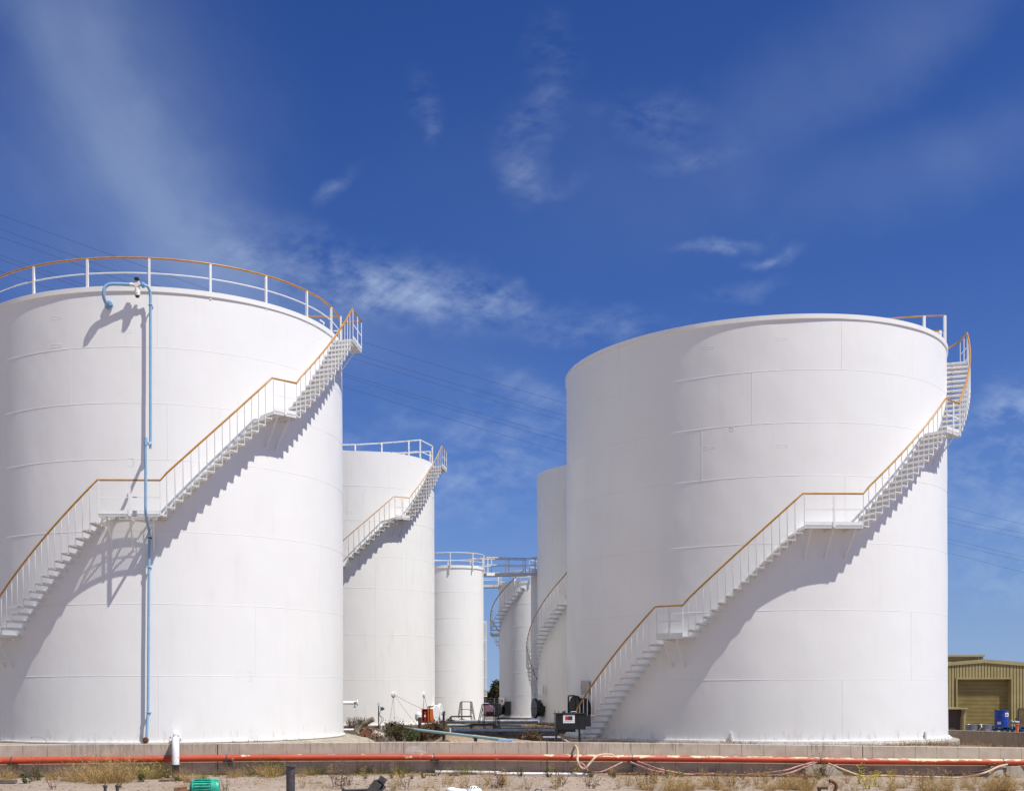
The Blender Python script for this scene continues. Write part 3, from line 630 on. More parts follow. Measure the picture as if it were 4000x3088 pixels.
# ------------------------------------------------------------------ ground
def wallY(x): return 29.7+.086*x
def gz(x): return CH-2.13-.0195*(math.log(1+math.exp((x-3.4)*1.1))/1.1 if x < 60 else x-3.4)
def gfront(x, y):
    xx = max(min(x, 40), -60); n = noise.noise(Vector((x*.5, y*.5, 0)))*.035+noise.noise(Vector((x*2.3, y*2.3, 4)))*.015
    near = max(0, 1-abs(y-wallY(x)+.0)/1.0)*.008
    return gz(xx)+n*(1 if -40 < x < 40 and 5 < y < 60 else 0)+near
def mound(x, y):
    # the gravel heap behind the wall
    f = math.exp(-((2.2-x)/.5)**2) if x < 2.2 else max(0, 1-(x-2.2)/4.6)
    lump = 1+.10*noise.noise(Vector((x*1.3, y*1.3, 1)))+.05*noise.noise(Vector((x*4, y*4, 1)))
    return .42*math.exp(-((y-36.4)/1.7)**2)*f*lump
def gback(x, y):
    b_ = CH-1.72
    if y < 36: b_ = b_
    n = noise.noise(Vector((x*.4, y*.4, 7)))*.05+noise.noise(Vector((x*2, y*2, 3)))*.02
    far = max(0, min(1, (y-60)/30.)); r_ = max(0, min(1, (x-17.)/4.))
    fb_ = CH-2.05
    lo = max(0, min(1, (y-41.5)/5.)); fb_ = CH-2.05-.45*r_
    if r_ > 0: b_ = b_*(1-r_)+(CH-1.98-.5*lo)*r_
    return b_*(1-far)+fb_*far+(n if abs(x) < 60 and y < 120 else 0)
def grid(xs, ys, fz, name, m, yfun=None):
    mb = MB(); vs = []
    for y in ys:
        for x in xs:
            yy = yfun(x, y) if yfun else y
            vs.append((x, yy, fz(x, yy)))
    w = len(xs); fs = [(j*w+i, j*w+i+1, (j+1)*w+i+1, (j+1)*w+i) for j in range(len(ys)-1) for i in range(w-1)]
    mb.add(vs, fs, True); o = mb.build(name, m); o['kind'] = 'structure'; return o
def frange(a, b_, s):
    r = []; k = a
    while k < b_-1e-6: r.append(k); k += s
    return r+[b_]
xs = [-900, -400, -200, -100, -60, -40, -25]+frange(-16, 26, .2)+[32, 45, 70, 120, 250, 500, 900]
grid(xs, [-900, -300, -100, -40, -15, 0, 10, 16]+frange(20, 29.72, .18), gfront, 'ground', M['dirt'], lambda x, y: y if y < 16.5 else 16+(y-16)*(wallY(x)+.05-16)/(29.72-16))
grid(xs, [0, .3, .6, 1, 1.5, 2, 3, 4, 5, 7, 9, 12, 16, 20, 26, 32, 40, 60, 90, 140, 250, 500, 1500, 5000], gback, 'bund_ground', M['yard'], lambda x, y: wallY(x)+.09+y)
gv = grid(frange(1.0, 7.2, .12), frange(31.0, 40, .14), lambda x, y: gback(x, y)+mound(x, y)-.035+.03*noise.noise(Vector((x*9, y*9, 2)))*(1 if mound(x, y) > .05 else 0), 'gravel_heap', M['gravel'])

# ------------------------------------------------------------------ the long wall
def wall_piece(x0, x1, root, mm):
    q = MB(); step = .3; n = max(2, int((x1-x0)/step)); ang = math.atan(.086)
    prof = []
    vs = []; fs = []
    for i in range(n+1):
        x = x0+(x1-x0)*i/n; y = wallY(x); zt = gz(x)+.815+noise.noise(Vector((x*.8, 0, 0)))*.006
        ch = .012; wd = .20
        pr = [(0, gz(x)-.4), (0, zt-ch), (ch, zt), (wd-ch, zt), (wd, zt-ch), (wd, gz(x)-.4)]
        vs += [(x-dd*math.sin(ang), y+dd*math.cos(ang), z) for dd, z in pr]
    for i in range(n):
        for k in range(5): fs.append((i*6+k, (i+1)*6+k, (i+1)*6+k+1, i*6+k+1))
    fs.append(tuple(range(6))); fs.append(tuple(range(n*6, n*6+6))[::-1]); q.add(vs, fs)
    o = q.build('wall_section', mm, root); return o
W = empty('concrete_wall', (0, wallY(0), gz(0)+.815), 'low long board-marked concrete wall with dark drip stains running across the foreground', 'wall')
joints = []
for u in (850, 2137, 3370):
    a, _ = ray(u, 2900); X = a*29.7/(1-.086*a); joints.append(X)
ed = [-30]+joints+[34]
for i in range(4): wall_piece(ed[i]+.013, ed[i+1]-.013, W, M['wall'])
for X in joints:
    q = MB(); ang = math.atan(.086); q.box((X-.1*math.sin(ang), wallY(X)+.11, gz(X)+.2), (.03, .17, 1.18)); q.build('joint_filler', M['brownsteel'], W)

# ------------------------------------------------------------------ the red pipe line
def pipeP(x): 
    # centre line of the red pipe, follows the fall of the ground
    us = [(-60, -1.72), (-9.5, -1.705), (-3.1, -1.68), (.1, -1.69), (3.4, -1.716), (10.2, -1.84), (13, -1.91), (17.3, -1.975), (40, -2.3)]
    for (a, za), (b_, zb) in zip(us[:-1], us[1:]):
        if x <= b_: f = (x-a)/(b_-a); return Vector((x, wallY(x)-.14, CH+za+(zb-za)*f))
RP = empty('red_pipe', pipeP(0)-Vector((0,0,.4)), 'long orange-red pipe with flaking cream patches running along the front of the wall', 'pipeline')
q = MB(); q.tube([pipeP(x) for x in frange(-28, 32, .5)], .086, 24); q.build('pipe', M['redpipe'], RP)
def xat(u, Y=29.6): return ray(u, 2960)[0]*Y
for i, u in enumerate((72, 888, 1698, 2460, 3212, 3965)):
    x = xat(u, 29.3 if u < 2000 else 30.4); p = pipeP(x); d = (pipeP(x+.1)-p).normalized()
    q = MB(); q.lathe([(.087, -.016), (.096, -.013), (.096, .013), (.087, .016)], 24, p, (Vector((0,0,1)), Vector((0,1,0)), d)); q.build('pipe_strap', M['darksteel'], RP)
    q = MB(); g = gz(x)
    if i < 4:
        q.box((x+.06, p.y+.0, (p.z-.085+g)/2-.04), (.10, .09, p.z-.085-g)); q.box((x+.02, p.y, p.z-.10), (.22, .18, .03))
        q.build('support_post', M['darksteel'], RP)
    else:
        zt = p.z-.085
        q.add([(x-.62, p.y-.24, g-.2), (x+.68, p.y-.24, g-.2), (x+.42, p.y-.13, zt-.03), (x-.38, p.y-.13, zt-.02), (x-.62, p.y+.12, g-.2), (x+.68, p.y+.12, g-.2), (x+.42, p.y+.12, zt), (x-.38, p.y+.12, zt)],
              [(0,1,2,3), (5,4,7,6), (3,2,6,7), (0,3,7,4), (1,5,6,2)])
        q.box((x+.05, p.y-.19, zt-.14), (.12, .03, .26))
        q.build('support_block', M['concrete'], RP)

# ------------------------------------------------------------------ pipes and hoses lying at the wall foot
def gpt(u, v, dy=0.):                      # where a photo pixel meets the front ground
    a, b_ = ray(u, v); z = CH-2.13
    for _ in range(12):
        Y = (z-CH)/b_; z = gfront(a*Y, Y)
    return Vector((a*Y, Y, z))
def lay(us, vs_, r, lift=0.):
    return [gpt(u, v)+Vector((0,0,r+lift)) for u, v in zip(us, vs_)]
q = MB(); a, b_ = gpt(1700, 3021), gpt(1962, 3024); q.tube([a+Vector((0,0,.05)), (a+b_)/2+Vector((0,0,.055)), b_+Vector((0,0,.05))], .042, 12); tag(q.build('plastic_pipe', M['pvc'], None, (a+b_)/2), 'thicker white plastic pipe lying at the wall foot, its left end cut to a point', 'pipe', 'white pipes on the ground')
q = MB(); a, b_ = gpt(1940, 3027), gpt(2290, 3029); q.tube([a+Vector((0,0,.045)), (a+b_)/2+Vector((0,0,.05)), b_+Vector((0,0,.045))], .038, 12); tag(q.build('plastic_pipe', M['pvc'], None, (a+b_)/2), 'white plastic pipe lying at the wall foot below the looped hose', 'pipe', 'white pipes on the ground')
q = MB(); a, b_ = gpt(2378, 3026), gpt(2447, 3027); q.tube([a+Vector((0,0,.04)), b_+Vector((0,0,.04))], .03, 10); tag(q.build('steel_pipe', M['rust'], None, a), 'short rusty pipe offcut on the ground left of the pink hoses', 'pipe')
q = MB(); a, b_ = gpt(2450, 3027), gpt(3190, 3036); q.tube([a+Vector((0,0,.045)), (a*2+b_)/3+Vector((0,0,.05)), b_+Vector((0,0,.04))], .033, 10); tag(q.build('steel_pipe', M['rust'], None, a), 'long rusty brown pipe on the ground under the pink hoses', 'pipe')
def smooth(pts, k=5):
    out = []; n = len(pts)
    for i in range(n-1):
        p0, p1, p2, p3 = pts[max(i-1, 0)], pts[i], pts[i+1], pts[min(i+2, n-1)]
        for j in range(k):
            t = j/k; out.append(.5*((2*p1)+(p2-p0)*t+(2*p0-5*p1+4*p2-p3)*t*t+(3*p1-p0-3*p2+p3)*t**3))
    out.append(pts[-1]); return out
def hose(name, pts, r, m, label, cat='hose', group=None):
    q = MB(); q.tube(smooth(pts), r, 8); return tag(q.build(name, m, None, pts[0]), label, cat, group)
hose('hose', [at(2190, 2865, 31.2), at(2196, 2880, 31.1), at(2222, 2898, 30.6), at(2248, 2912, 30.1), at(2257, 2936, 29.3), at(2256, 2968, 28.9), at(2268, 2993, 28.9), at(2285, 2999, 28.85), at(2305, 2978, 28.9), at(2330, 2952, 29.0), at(2362, 2944, 29.55), at(2392, 2946, 29.75)], .028, M['hose'], 'beige hose looping from the black box over the wall and onto the red pipe')
PH = 'pink hoses behind the red pipe'
hose('hose', [at(2258, 2990, 29.7), at(2268, 2978, 29.65), at(2285, 2990, 29.6), at(2300, 3010, 29.4), at(2345, 3013, 29.3), at(2390, 2995, 29.4), at(2430, 2975, 29.6)], .022, M['pinkhose'], 'dull pink hose sagging beneath the red pipe just right of the beige hose', group=PH)
hose('hose', [at(2462, 2974, 29.8), at(2500, 2990, 29.6), at(2560, 3010, 29.3)]+lay((2640, 2760, 2900, 3000), (3020, 3026, 3029, 3032), .03)+[at(3080, 3018, 29.7), at(3140, 2995, 30.0), at(3190, 2976, 30.2)], .024, M['pinkhose'], 'pink hose sagging to the ground left of the concrete support block, lower of two', group=PH)
hose('hose', [at(2490, 2972, 29.8), at(2530, 2986, 29.6), at(2585, 3004, 29.4)]+lay((2700, 2850, 2950), (3030, 3022, 3028), .05)+[at(3060, 3008, 29.8), at(3120, 2990, 30.0), at(3180, 2974, 30.2)], .022, M['pinkhose'], 'pink hose sagging just above its twin left of the concrete support block', group=PH)
hose('hose', [at(3236, 2980, 30.3), at(3290, 3002, 30.0)]+lay((3370, 3450, 3540, 3650, 3760), (3033, 3031, 3035, 3037, 3038), .03)+[at(3840, 3018, 30.2), at(3900, 2992, 30.6), at(3935, 2984, 30.7)], .024, M['hose'], 'tan and pink hose lying along the wall foot between the two concrete support blocks', group=PH)
hose('hose', [at(3236, 2982, 30.5), at(3300, 3006, 30.4)]+lay((3380, 3540, 3700), (3029, 3030, 3032), .05)+[at(3830, 3010, 30.5), at(3900, 2988, 30.8), at(3945, 2980, 30.8)], .020, M['brownsteel'], 'dark hose lying close against the wall behind the tan hose on the right', group=PH)

# ------------------------------------------------------------------ black box on legs with its sticker
bx = at(2226, 2820, 31.0)
q = MB(); bw, bh, bd = .78, .42, .42; gl = gback(bx.x, bx.y)
BB = empty('steel_box', (bx.x, bx.y, gl), 'black steel box on thin legs behind the wall with a white sticker on it', 'box')
c = Vector((bx.x+.0, bx.y, CH-.83)); q.box(c, (bw, bd, bh)); q.box(c+Vector((0,0,bh/2+.01)), (bw+.06, bd+.05, .02)); q.box(c+Vector((.42, -.05, .02)), (.22, .3, .30)); q.box(c-Vector((.12, 0, bh/2+.035)), (.5, .3, .06))
body = q.build('body', M['black'], BB)
for dx, dy in ((-.40,-.2), (-.33,.18), (.21,-.2), (.29,.18)):
    l = MB(); l.bar(c+Vector((dx*.98, dy, bh/2)), Vector((c.x+dx*1.05, c.y+dy, gl-.05)), .035, .035); l.build('leg', M['black'], BB)
l = MB(); sc_ = c+Vector((-.06, -bd/2-.004, .075)); l.box(sc_, (.31, .005, .22)); st = l.build('sticker', M['signwhite'], BB)
l = MB(); l.box(sc_+Vector((-.063, -.004, .022)), (.075, .003, .105)); l.build('sticker_red_square', M['red'], st)
l = MB(); l.box(sc_+Vector((.038, -.004, .022)), (.118, .003, .105)); l.build('sticker_dark_square', M['charcoal'], st)
l = MB()
for k in range(23): l.box(sc_+Vector((-.13+.0118*k, -.004, -.06)), (.0075 if k % 4 else .004, .002, .009+.003*(k % 3 == 0)))
l.build('sticker_small_print', M['grey_metal'], st)
l = MB(); l.tube([c+Vector((-.40,-.1,bh/2)), c+Vector((-.42,-.1,bh/2+.07)), c+Vector((-.42,-.1,bh/2+.11))], .007, 5); l.tube([c+Vector((-.33,-.1,bh/2)), c+Vector((-.32,-.1,bh/2+.10)), c+Vector((-.29,-.1,bh/2+.03))], .007, 5); l.disc(c+Vector((-.18,-.05,bh/2+.04)), (0,0,1), .035, .06, 12); l.disc(c+Vector((-.14,-.05,bh/2+.05)), (0,0,1), .02, .08, 12); l.build('filler_cap', M['darksteel'], BB)
l = MB(); l.tube([c+Vector((.02,-.1,bh/2)), c+Vector((.02,-.1,bh/2+.06)), c+Vector((.15,-.1,bh/2+.06)), c+Vector((.15,-.1,bh/2))], .008, 5); l.build('handle', M['steel_white'], BB)
# low concrete kerb behind the box
q = MB(); q.box((6.15, 33.0, CH-1.62), (1.5, .25, .46)); tag(q.build('concrete_kerb', M['darkconc'], None, (6.15, 33.0, CH-1.85)), 'low dark concrete kerb in shade behind the black box', 'kerb')

# ------------------------------------------------------------------ clutter in the gap
# junk valve assembly
def P(u, v, Y): return at(u, v, Y)
V = empty('valve_assembly', at(1440, 2895, 39.), 'discarded rusty valve and pipe assembly leaning by the left tank base', 'valve')
q = MB(); q.tube([P(1392, 2842, 39.2), P(1459, 2806, 39.)], .085, 16); q.disc(P(1456, 2808, 39.), P(1459, 2806, 39.)-P(1392, 2842, 39.2), .10, .04); q.tube([P(1410, 2826, 39.1), P(1392, 2856, 39.1), P(1404, 2868, 39.)], [.12, .13, .05], 16); q.build('actuator_body', M['khaki_iron'], V)
q = MB(); q.disc(P(1405, 2817, 39.), P(1408, 2810, 39.)-P(1402, 2826, 39.), .075, .13, 14); q.build('actuator_cap', M['darksteel'], V)
q = MB(); q.disc(P(1428, 2867, 38.6), (.15,-1,.1), .175, .07, 24); q.disc(P(1428, 2867, 38.55), (.15,-1,.1), .035, .14, 12); q.disc(P(1419, 2850, 39.), (.4,-.3,1), .08, .14, 14); q.tube([P(1440, 2840, 38.9), P(1448, 2862, 38.9)], .10, 12); q.build('flange', M['rust'], V)
q = MB(); q.tube([P(1446, 2858, 39.), P(1458, 2868, 38.9), P(1462, 2882, 38.9), P(1468, 2890, 38.9)], [.09, .12, .10, .085], 16); q.disc(P(1466, 2864, 38.8), (1,-.25,-.15), .13, .05, 22); q.disc(P(1467, 2889, 38.9), (.3,0,-1), .11, .04, 20); q.build('valve_body', M['rust_pipe'], V)
q = MB(); q.tube([P(1470, 2866, 38.9), P(1506, 2874, 38.7)], .105, 18); q.disc(P(1506, 2875, 38.7), P(1506, 2875, 38.7)-P(1470, 2866, 38.9), .125, .05, 20); q.build('pipe_stub', M['rust_pipe'], V)
q = MB(); q.tube([P(1396, 2858, 39.), P(1399, 2866, 38.9), P(1408, 2868, 38.8), P(1412, 2860, 38.8)], .012, 6); q.tube([P(1437, 2846, 38.8), P(1452, 2843, 38.8), P(1460, 2857, 38.8)], .012, 6); q.build('cable', M['wiregrey'], V)
# white nozzle from the back of the left tank
q = MB(); a, b_ = Vector((-3.2, 42.2, 0)), at(1394, 2743, 42.2); a.z = b_.z; q.tube([a, b_], .066, 16); q.disc(b_+Vector((.02,0,0)), (1,0,0), .115, .04, 22); nz = q.build('side_nozzle', M['white_gloss'], A)
q = MB(); q.disc(at(1387, 2742, 42.1), (0,-1,0), .035, .05, 12); q.tube([at(1386, 2748, 42.1), at(1386, 2760, 42.1)], .014, 6); q.tube([at(1381, 2760, 42.1), at(1390, 2760, 42.1)], .018, 6); q.build('drain_cock', M['darksteel'], nz)
# low pipes behind the left tank
q = MB(); q.tube([at(1338, 2849, 46.), at(1392, 2849, 46.)], .055, 10); tag(q.build('low_pipe', M['white_gloss'], None, at(1360, 2849, 46.)), 'short run of white pipe low down between the left tank and the valve assembly', 'pipe')
FR = empty('angle_iron_stand', at(1375, 2876, 42.), 'grey angle-iron frame lying low beside the left tank base', 'frame')
q = MB(); q.bar(at(1348, 2862, 42.), at(1372, 2869, 41.6), .05, .05); q.build('angle_bar', M['khaki_iron'], FR)
q = MB(); q.bar(at(1366, 2868, 41.5), at(1420, 2869, 41.5), .05, .06); q.build('angle_bar', M['darksteel'], FR)
for u in (1352, 1388, 1410):
    q = MB(); q.bar(at(u, 2866, 41.8), at(u+2, 2885, 41.8), .05, .05); q.build('leg', M['khaki_iron'], FR)
# electrical post
EP = empty('control_post', at(1480, 2842, 50.3), 'grey post with a small switch box and looped cables in front of the cream tank', 'post')
q = MB(); q.bar(at(1479, 2754, 50.3), at(1479, 2845, 50.3), .07, .05); q.tube([at(1476, 2754, 50.3), at(1475, 2747, 50.3), at(1479, 2743, 50.3), at(1482, 2747, 50.3), at(1482, 2754, 50.3)], .010, 5); q.build('post', M['darksteel'], EP)
q = MB(); q.box(at(1491, 2766, 50.2), (.13, .12, .16)); q.disc(at(1498, 2766, 50.1), (1,-.3,0), .05, .07, 12); q.build('switch_box', M['grey_metal'], EP)
for k, dx in enumerate((9, 16)):
    q = MB(); q.tube(smooth([at(1487, 2774, 50.2), at(1482, 2790, 50.2), at(1480+dx, 2802, 50.2), at(1481+dx, 2812, 50.2), at(1480+dx*.3, 2828, 50.2), at(1478, 2834, 50.2)]), .011, 5); q.build('cable', M['timber'] if k else M['wiregrey'], EP)
# small bits at the cream tank's foot
q = MB(); q.box(at(1470, 2838, 49.8), (.15, .15, .10)); tag(q.build('rusty_block', M['rust'], None, at(1470, 2842, 49.8)), 'small rusty block on the ground left of the grey control post', 'block')
for (u, v0, v1, lab) in ((1490, 2832, 2852, 'short white stub post just right of the control post'), (1504, 2830, 2858, 'taller white stub post right of the control post')):
    q = MB(); q.bar(at(u, v0, 47.5), at(u, v1, 47.5), .045, .045); q.box(at(u, v0, 47.5), (.06, .05, .03)); tag(q.build('stub_post', M['steel_white_old'], None, at(u, v1, 47.5)), lab, 'post')
q = MB(); q.box(at(1530, 2856, 46.), (1.1, .2, .2)); tag(q.build('concrete_sleeper', M['concrete'], None, at(1530, 2862, 46.)), 'weathered concrete sleeper lying left of the dark bushes', 'block')
# red cabinet with extinguisher
RC = empty('extinguisher_cabinet', at(1670, 2835, 51.1), 'orange-red fire cabinet on a post, left door open on a red extinguisher', 'cabinet')
c = at(1671, 2794, 51.1); q = MB()
q.box(c+Vector((.115,0,0)), (.24, .22, .62)); q.box(c+Vector((-.06,.10,0)), (.42, .02, .62)); q.box(c+Vector((-.06,0,.305)), (.44, .24, .015)); q.box(c+Vector((-.06,0,-.305)), (.44, .24, .015)); q.build('cabinet_body', M['redbox'], RC)
q = MB(); q.box(c+Vector((-.24,-.03,0)), (.018, .28, .62)); q.build('open_door', M['darkred'], RC)
q = MB(); q.box(c+Vector((.07,-.118,0)), (.035, .01, .62)); q.build('door_gap', M['black'], RC)
q = MB(); q.lathe([(.0,.22), (.035,.2), (.06,.15), (.065,-.24), (.06,-.26)], 16, c+Vector((-.13,-.03,0))); q.tube([c+Vector((-.13,-.03,.2)), c+Vector((-.13,-.03,.25)), c+Vector((-.09,-.06,.22))], .014, 6); ex_ = q.build('extinguisher', M['darkred'], RC)
q = MB(); q.box(c+Vector((-.13,-.10,0)), (.07, .01, .10)); q.build('extinguisher_label', M['signwhite'], ex_)
q = MB(); q.bar(c+Vector((0,.05,-.3)), c+Vector((0,.05,-.72)), .05, .05); q.build('post', M['khaki_iron'], RC)
q = MB(); c = at(1640, 2815, 51.0); q.tube([c+Vector((0,0,.18)), c-Vector((0,0,.35))], .075, 12); tag(q.build('stub_pipe', M['brownsteel'], None, c-Vector((0,0,.35))), 'brown vertical pipe stub left of the red cabinet', 'pipe')
q = MB(); q.lathe([(0,.2), (.1,.17), (.16,.08), (.17,-.1), (.10,-.22)], 18, at(1635, 2795, 51.6)); tag(q.build('white_dome', M['white_gloss'], None, at(1635, 2815, 51.6)), 'white rounded dome behind the brown stub left of the red cabinet', 'fitting')
CV = empty('tank_hatch_cover', at(1700, 2822, 51.8), 'white upright oval hatch cover standing right of the red cabinet', 'cover')
q = MB(); q.disc(at(1702, 2784, 51.6), (.92,-.4,0), .37, .06, 30); q.build('cover_plate', M['white_gloss'], CV)
q = MB(); q.tube([at(1674, 2758, 51.7), at(1700, 2756, 51.6)], .05, 10); q.box(at(1674, 2762, 51.7), (.13, .1, .12)); q.build('hinge', M['rust_pipe'], CV)
q = MB(); q.tube([at(1706, 2812, 51.3), at(1724, 2838, 51.0)], .022, 6); q.build('prop', M['steel_white'], CV)
q = MB(); q.box(at(1680, 2827, 51.2), (.42, .2, .05)); q.build('shelf', M['steel_white'], CV)
# rusty standpipe
SP = empty('standpipe', at(1733, 2842, 48.), 'rusty standpipe with a broken top left of the walkway steps', 'pipe')
q = MB(); q.tube([at(1733, 2846, 48.), at(1733, 2790, 48.)], .045, 10); q.tube([at(1731, 2794, 48.), at(1731, 2777, 48.)], .03, 8); q.build('pipe', M['rust'], SP)
q = MB(); q.disc(at(1733, 2788, 48.), (0,0,1), .07, .05, 12); q.box(at(1737, 2780, 48.), (.05, .05, .10)); q.build('collar', M['khaki_iron'], SP)
# long low pipes in the gap
PG = 'low pipes crossing the gap between the tanks'
def lowpipe(u0, v0, Y0, u1, v1, Y1, r, m, lab):
    a, b_ = at(u0, v0, Y0), at(u1, v1, Y1); q = MB(); q.tube([a, (a+b_)/2, b_], r, 14)
    for k in (.25, .75):
        p = a+(b_-a)*k; 
    o = q.build('low_pipe', m, None, (a+b_)/2); tag(o, lab, 'pipe', PG); return a, b_
lowpipe(1640, 2815, 56.2, 2104, 2815, 52.6, .075, M['bluegrey'], 'thick blue-grey pipe nearest the tank feet, uppermost of the low pipes')
lowpipe(1748, 2830, 52., 2035, 2832, 52., .04, M['teal'], 'thin teal pipe, second down of the low pipes behind the walkway steps')
lowpipe(1750, 2852, 46., 2165, 2852, 44., .072, M['bluegrey'], 'thick pale blue-grey pipe passing behind the gravel heap')
lowpipe(2040, 2877, 39., 2200, 2879, 38.5, .035, M['bluegrey'], 'thin blue pipe low in the shade left of the black box')
lowpipe(2100, 2826, 48., 2175, 2832, 44., .028, M['rust'], 'thin rusty pipe running toward the black box from the stair tank')
# teal pipe on props over the gravel
TP = empty('teal_pipe', at(1790, 2890, 36.), 'long thin pale teal pipe sloping down over the gravel heap toward the wall', 'pipe')
a, b_ = at(1588, 2844, 38.), at(1982, 2890, 32.0); q = MB(); q.tube([a, a+(b_-a)*.5, b_], .046, 12); q.build('pipe', M['teal'], TP)
for k in (.41, .72):
    p = a+(b_-a)*k; q = MB(); q.box(p-Vector((0,0,.16)), (.09, .10, .24)); q.box(p-Vector((0,0,.045)), (.16, .12, .03)); q.build('prop', M['brownsteel'], TP)
q = MB(); q.tube([at(1950, 2893, 31.6), at(2003, 2892, 31.4)], .052, 14, smooth=True); tag(q.build('pipe_offcut', M['blue'], None, at(1975, 2898, 31.5)), 'short pale blue pipe offcut at the low end of the teal pipe', 'pipe')
q = MB(); q.box(at(1759, 2859, 38.), (.045, .045, .3)); tag(q.build('marker_peg', M['steel_white_old'], None, at(1759, 2868, 38.)), 'short white peg standing in the top of the gravel heap', 'peg')
# crossover steps
def crossover(Y, foot, deck, rails, downs, label, dp=.6):
    """deck: (u0, u1, v); rails: (u_left_foot, v, u_left_top, u_right_top, v_top, u_right_foot, v); downs: flights (u_top, v_top, u_foot, v_foot, steps)"""
    ro = empty('crossover_steps', at((deck[0]+deck[1])/2, foot, Y), label, 'steps', 'steel crossover steps over the low pipes')
    a, b_ = at(deck[0], deck[2], Y), at(deck[1], deck[2], Y); off = Vector((0, dp, 0))
    q = MB(); q.box((a+b_)/2+off*.5, ((b_-a).x, dp, .035)); q.bar(a, b_, .035, .06); q.bar(a+off, b_+off, .035, .06)
    for p in (a, b_):
        for o in (Vector(), off): q.bar(p+o, p+o-Vector((0, 0, .22)), .03, .03)
    q.build('deck', M['brownsteel'], ro)
    for (u0, v0, u1, v1, n) in downs:
        q = MB(); p, r = at(u0, v0, Y), at(u1, v1, Y)
        for o in (Vector(), off): q.bar(p+o, r+o, .03, .07, up=(0, 1, 0))
        for k in range(n): q.box(p+(r-p)*(k+.7)/n+off*.5, (.24, dp, .025))
        q.build('stringer', M['brownsteel'], ro)
    l0, lv, l1, r1, vt, r0, rv = rails
    for o in (Vector(), off):
        q = MB(); pts = [at(l0, lv, Y)+o, at(l1, vt+2, Y)+o, at(l1+4, vt, Y)+o, at(r1-4, vt, Y)+o, at(r1, vt+2, Y)+o, at(r0, rv, Y)+o]; q.tube(pts, .016, 6)
        for u in (l1+4, r1-3): q.tube([at(u, vt, Y)+o, at(u, deck[2]-1, Y)+o], .016, 6)
        vm = (vt+deck[2])/2+1
        q.tube([at((l0+l1)/2+3, (lv+vt)/2+14, Y)+o, at(l1+2, vm, Y)+o, at(r1-2, vm+1, Y)+o, at((r0+r1)/2-1, (rv+vt)/2+10, Y)+o], .011, 6)
        q.build('handrail', M['brownsteel'], ro)
crossover(55., 2838, (1764, 1844, 2797), (1792, 2803, 1801, 1844, 2739, 1856, 2812), [(1764, 2797, 1752, 2811, 1), (1804, 2797, 1814, 2840, 3)], 'dark steel crossover steps left, standing against the slim bright tank')
crossover(46., 2868, (1842, 1934, 2828), (1872, 2822, 1888, 1938, 2749, 1960, 2868), [(1842, 2828, 1837, 2840, 1), (1894, 2830, 1898, 2862, 1), (1937, 2828, 1953, 2870, 3)], 'larger dark steel crossover steps right, in front of the maroon roof')

# ------------------------------------------------------------------ far background in the gap
SH = empty('farm_shed', at(1920, 2800, 92.), 'small low shed with a maroon roof seen far off through the gap between the tanks', 'shed')
q = MB(); c = at(1920, 2790, 92.); q.box(c+Vector((0, 2, -.1)), (6., 4, .9)); q.build('wall', M['timber'], SH)
q = MB(); r0, r1 = at(1920, 2776, 91.5), at(1920, 2752, 94.); q.add([(r0.x-3.2, r0.y, r0.z), (r0.x+3.2, r0.y, r0.z), (r1.x+3.2, r1.y, r1.z), (r1.x-3.2, r1.y, r1.z), (r0.x-3.2, r0.y, r0.z-.06), (r0.x+3.2, r0.y, r0.z-.06), (r1.x+3.2, r1.y, r1.z-.06), (r1.x-3.2, r1.y, r1.z-.06)], [(0,1,2,3), (7,6,5,4), (0,4,5,1), (1,5,6,2), (2,6,7,3), (3,7,4,0)]); q.build('roof', M['purple'], SH)
SF = empty('wire_fence', at(1920, 2800, 88.), 'thin wire fence with pale posts in front of the maroon roofed shed', 'fence')
for u in (1866, 1897, 1931, 1968):
    q = MB(); q.tube([at(u, 2806, 88.), at(u, 2724, 88.)], .03, 6); q.build('post', M['grey_metal'], SF)
for v in (2726, 2733, 2740, 2746):
    q = MB(); q.tube([at(1850, v, 88.), at(1990, v, 88.)], .012, 5); q.build('wire', M['darksteel'], SF)
q = MB(); q.tube([at(1882, 2746, 80.), at(1906, 2745, 80.), at(1930, 2771, 80.)], .035, 8); tag(q.build('bent_pipe', M['grey_metal'], None, at(1906, 2771, 80.)), 'pale bent pipe rail in front of the maroon shed roof', 'pipe')

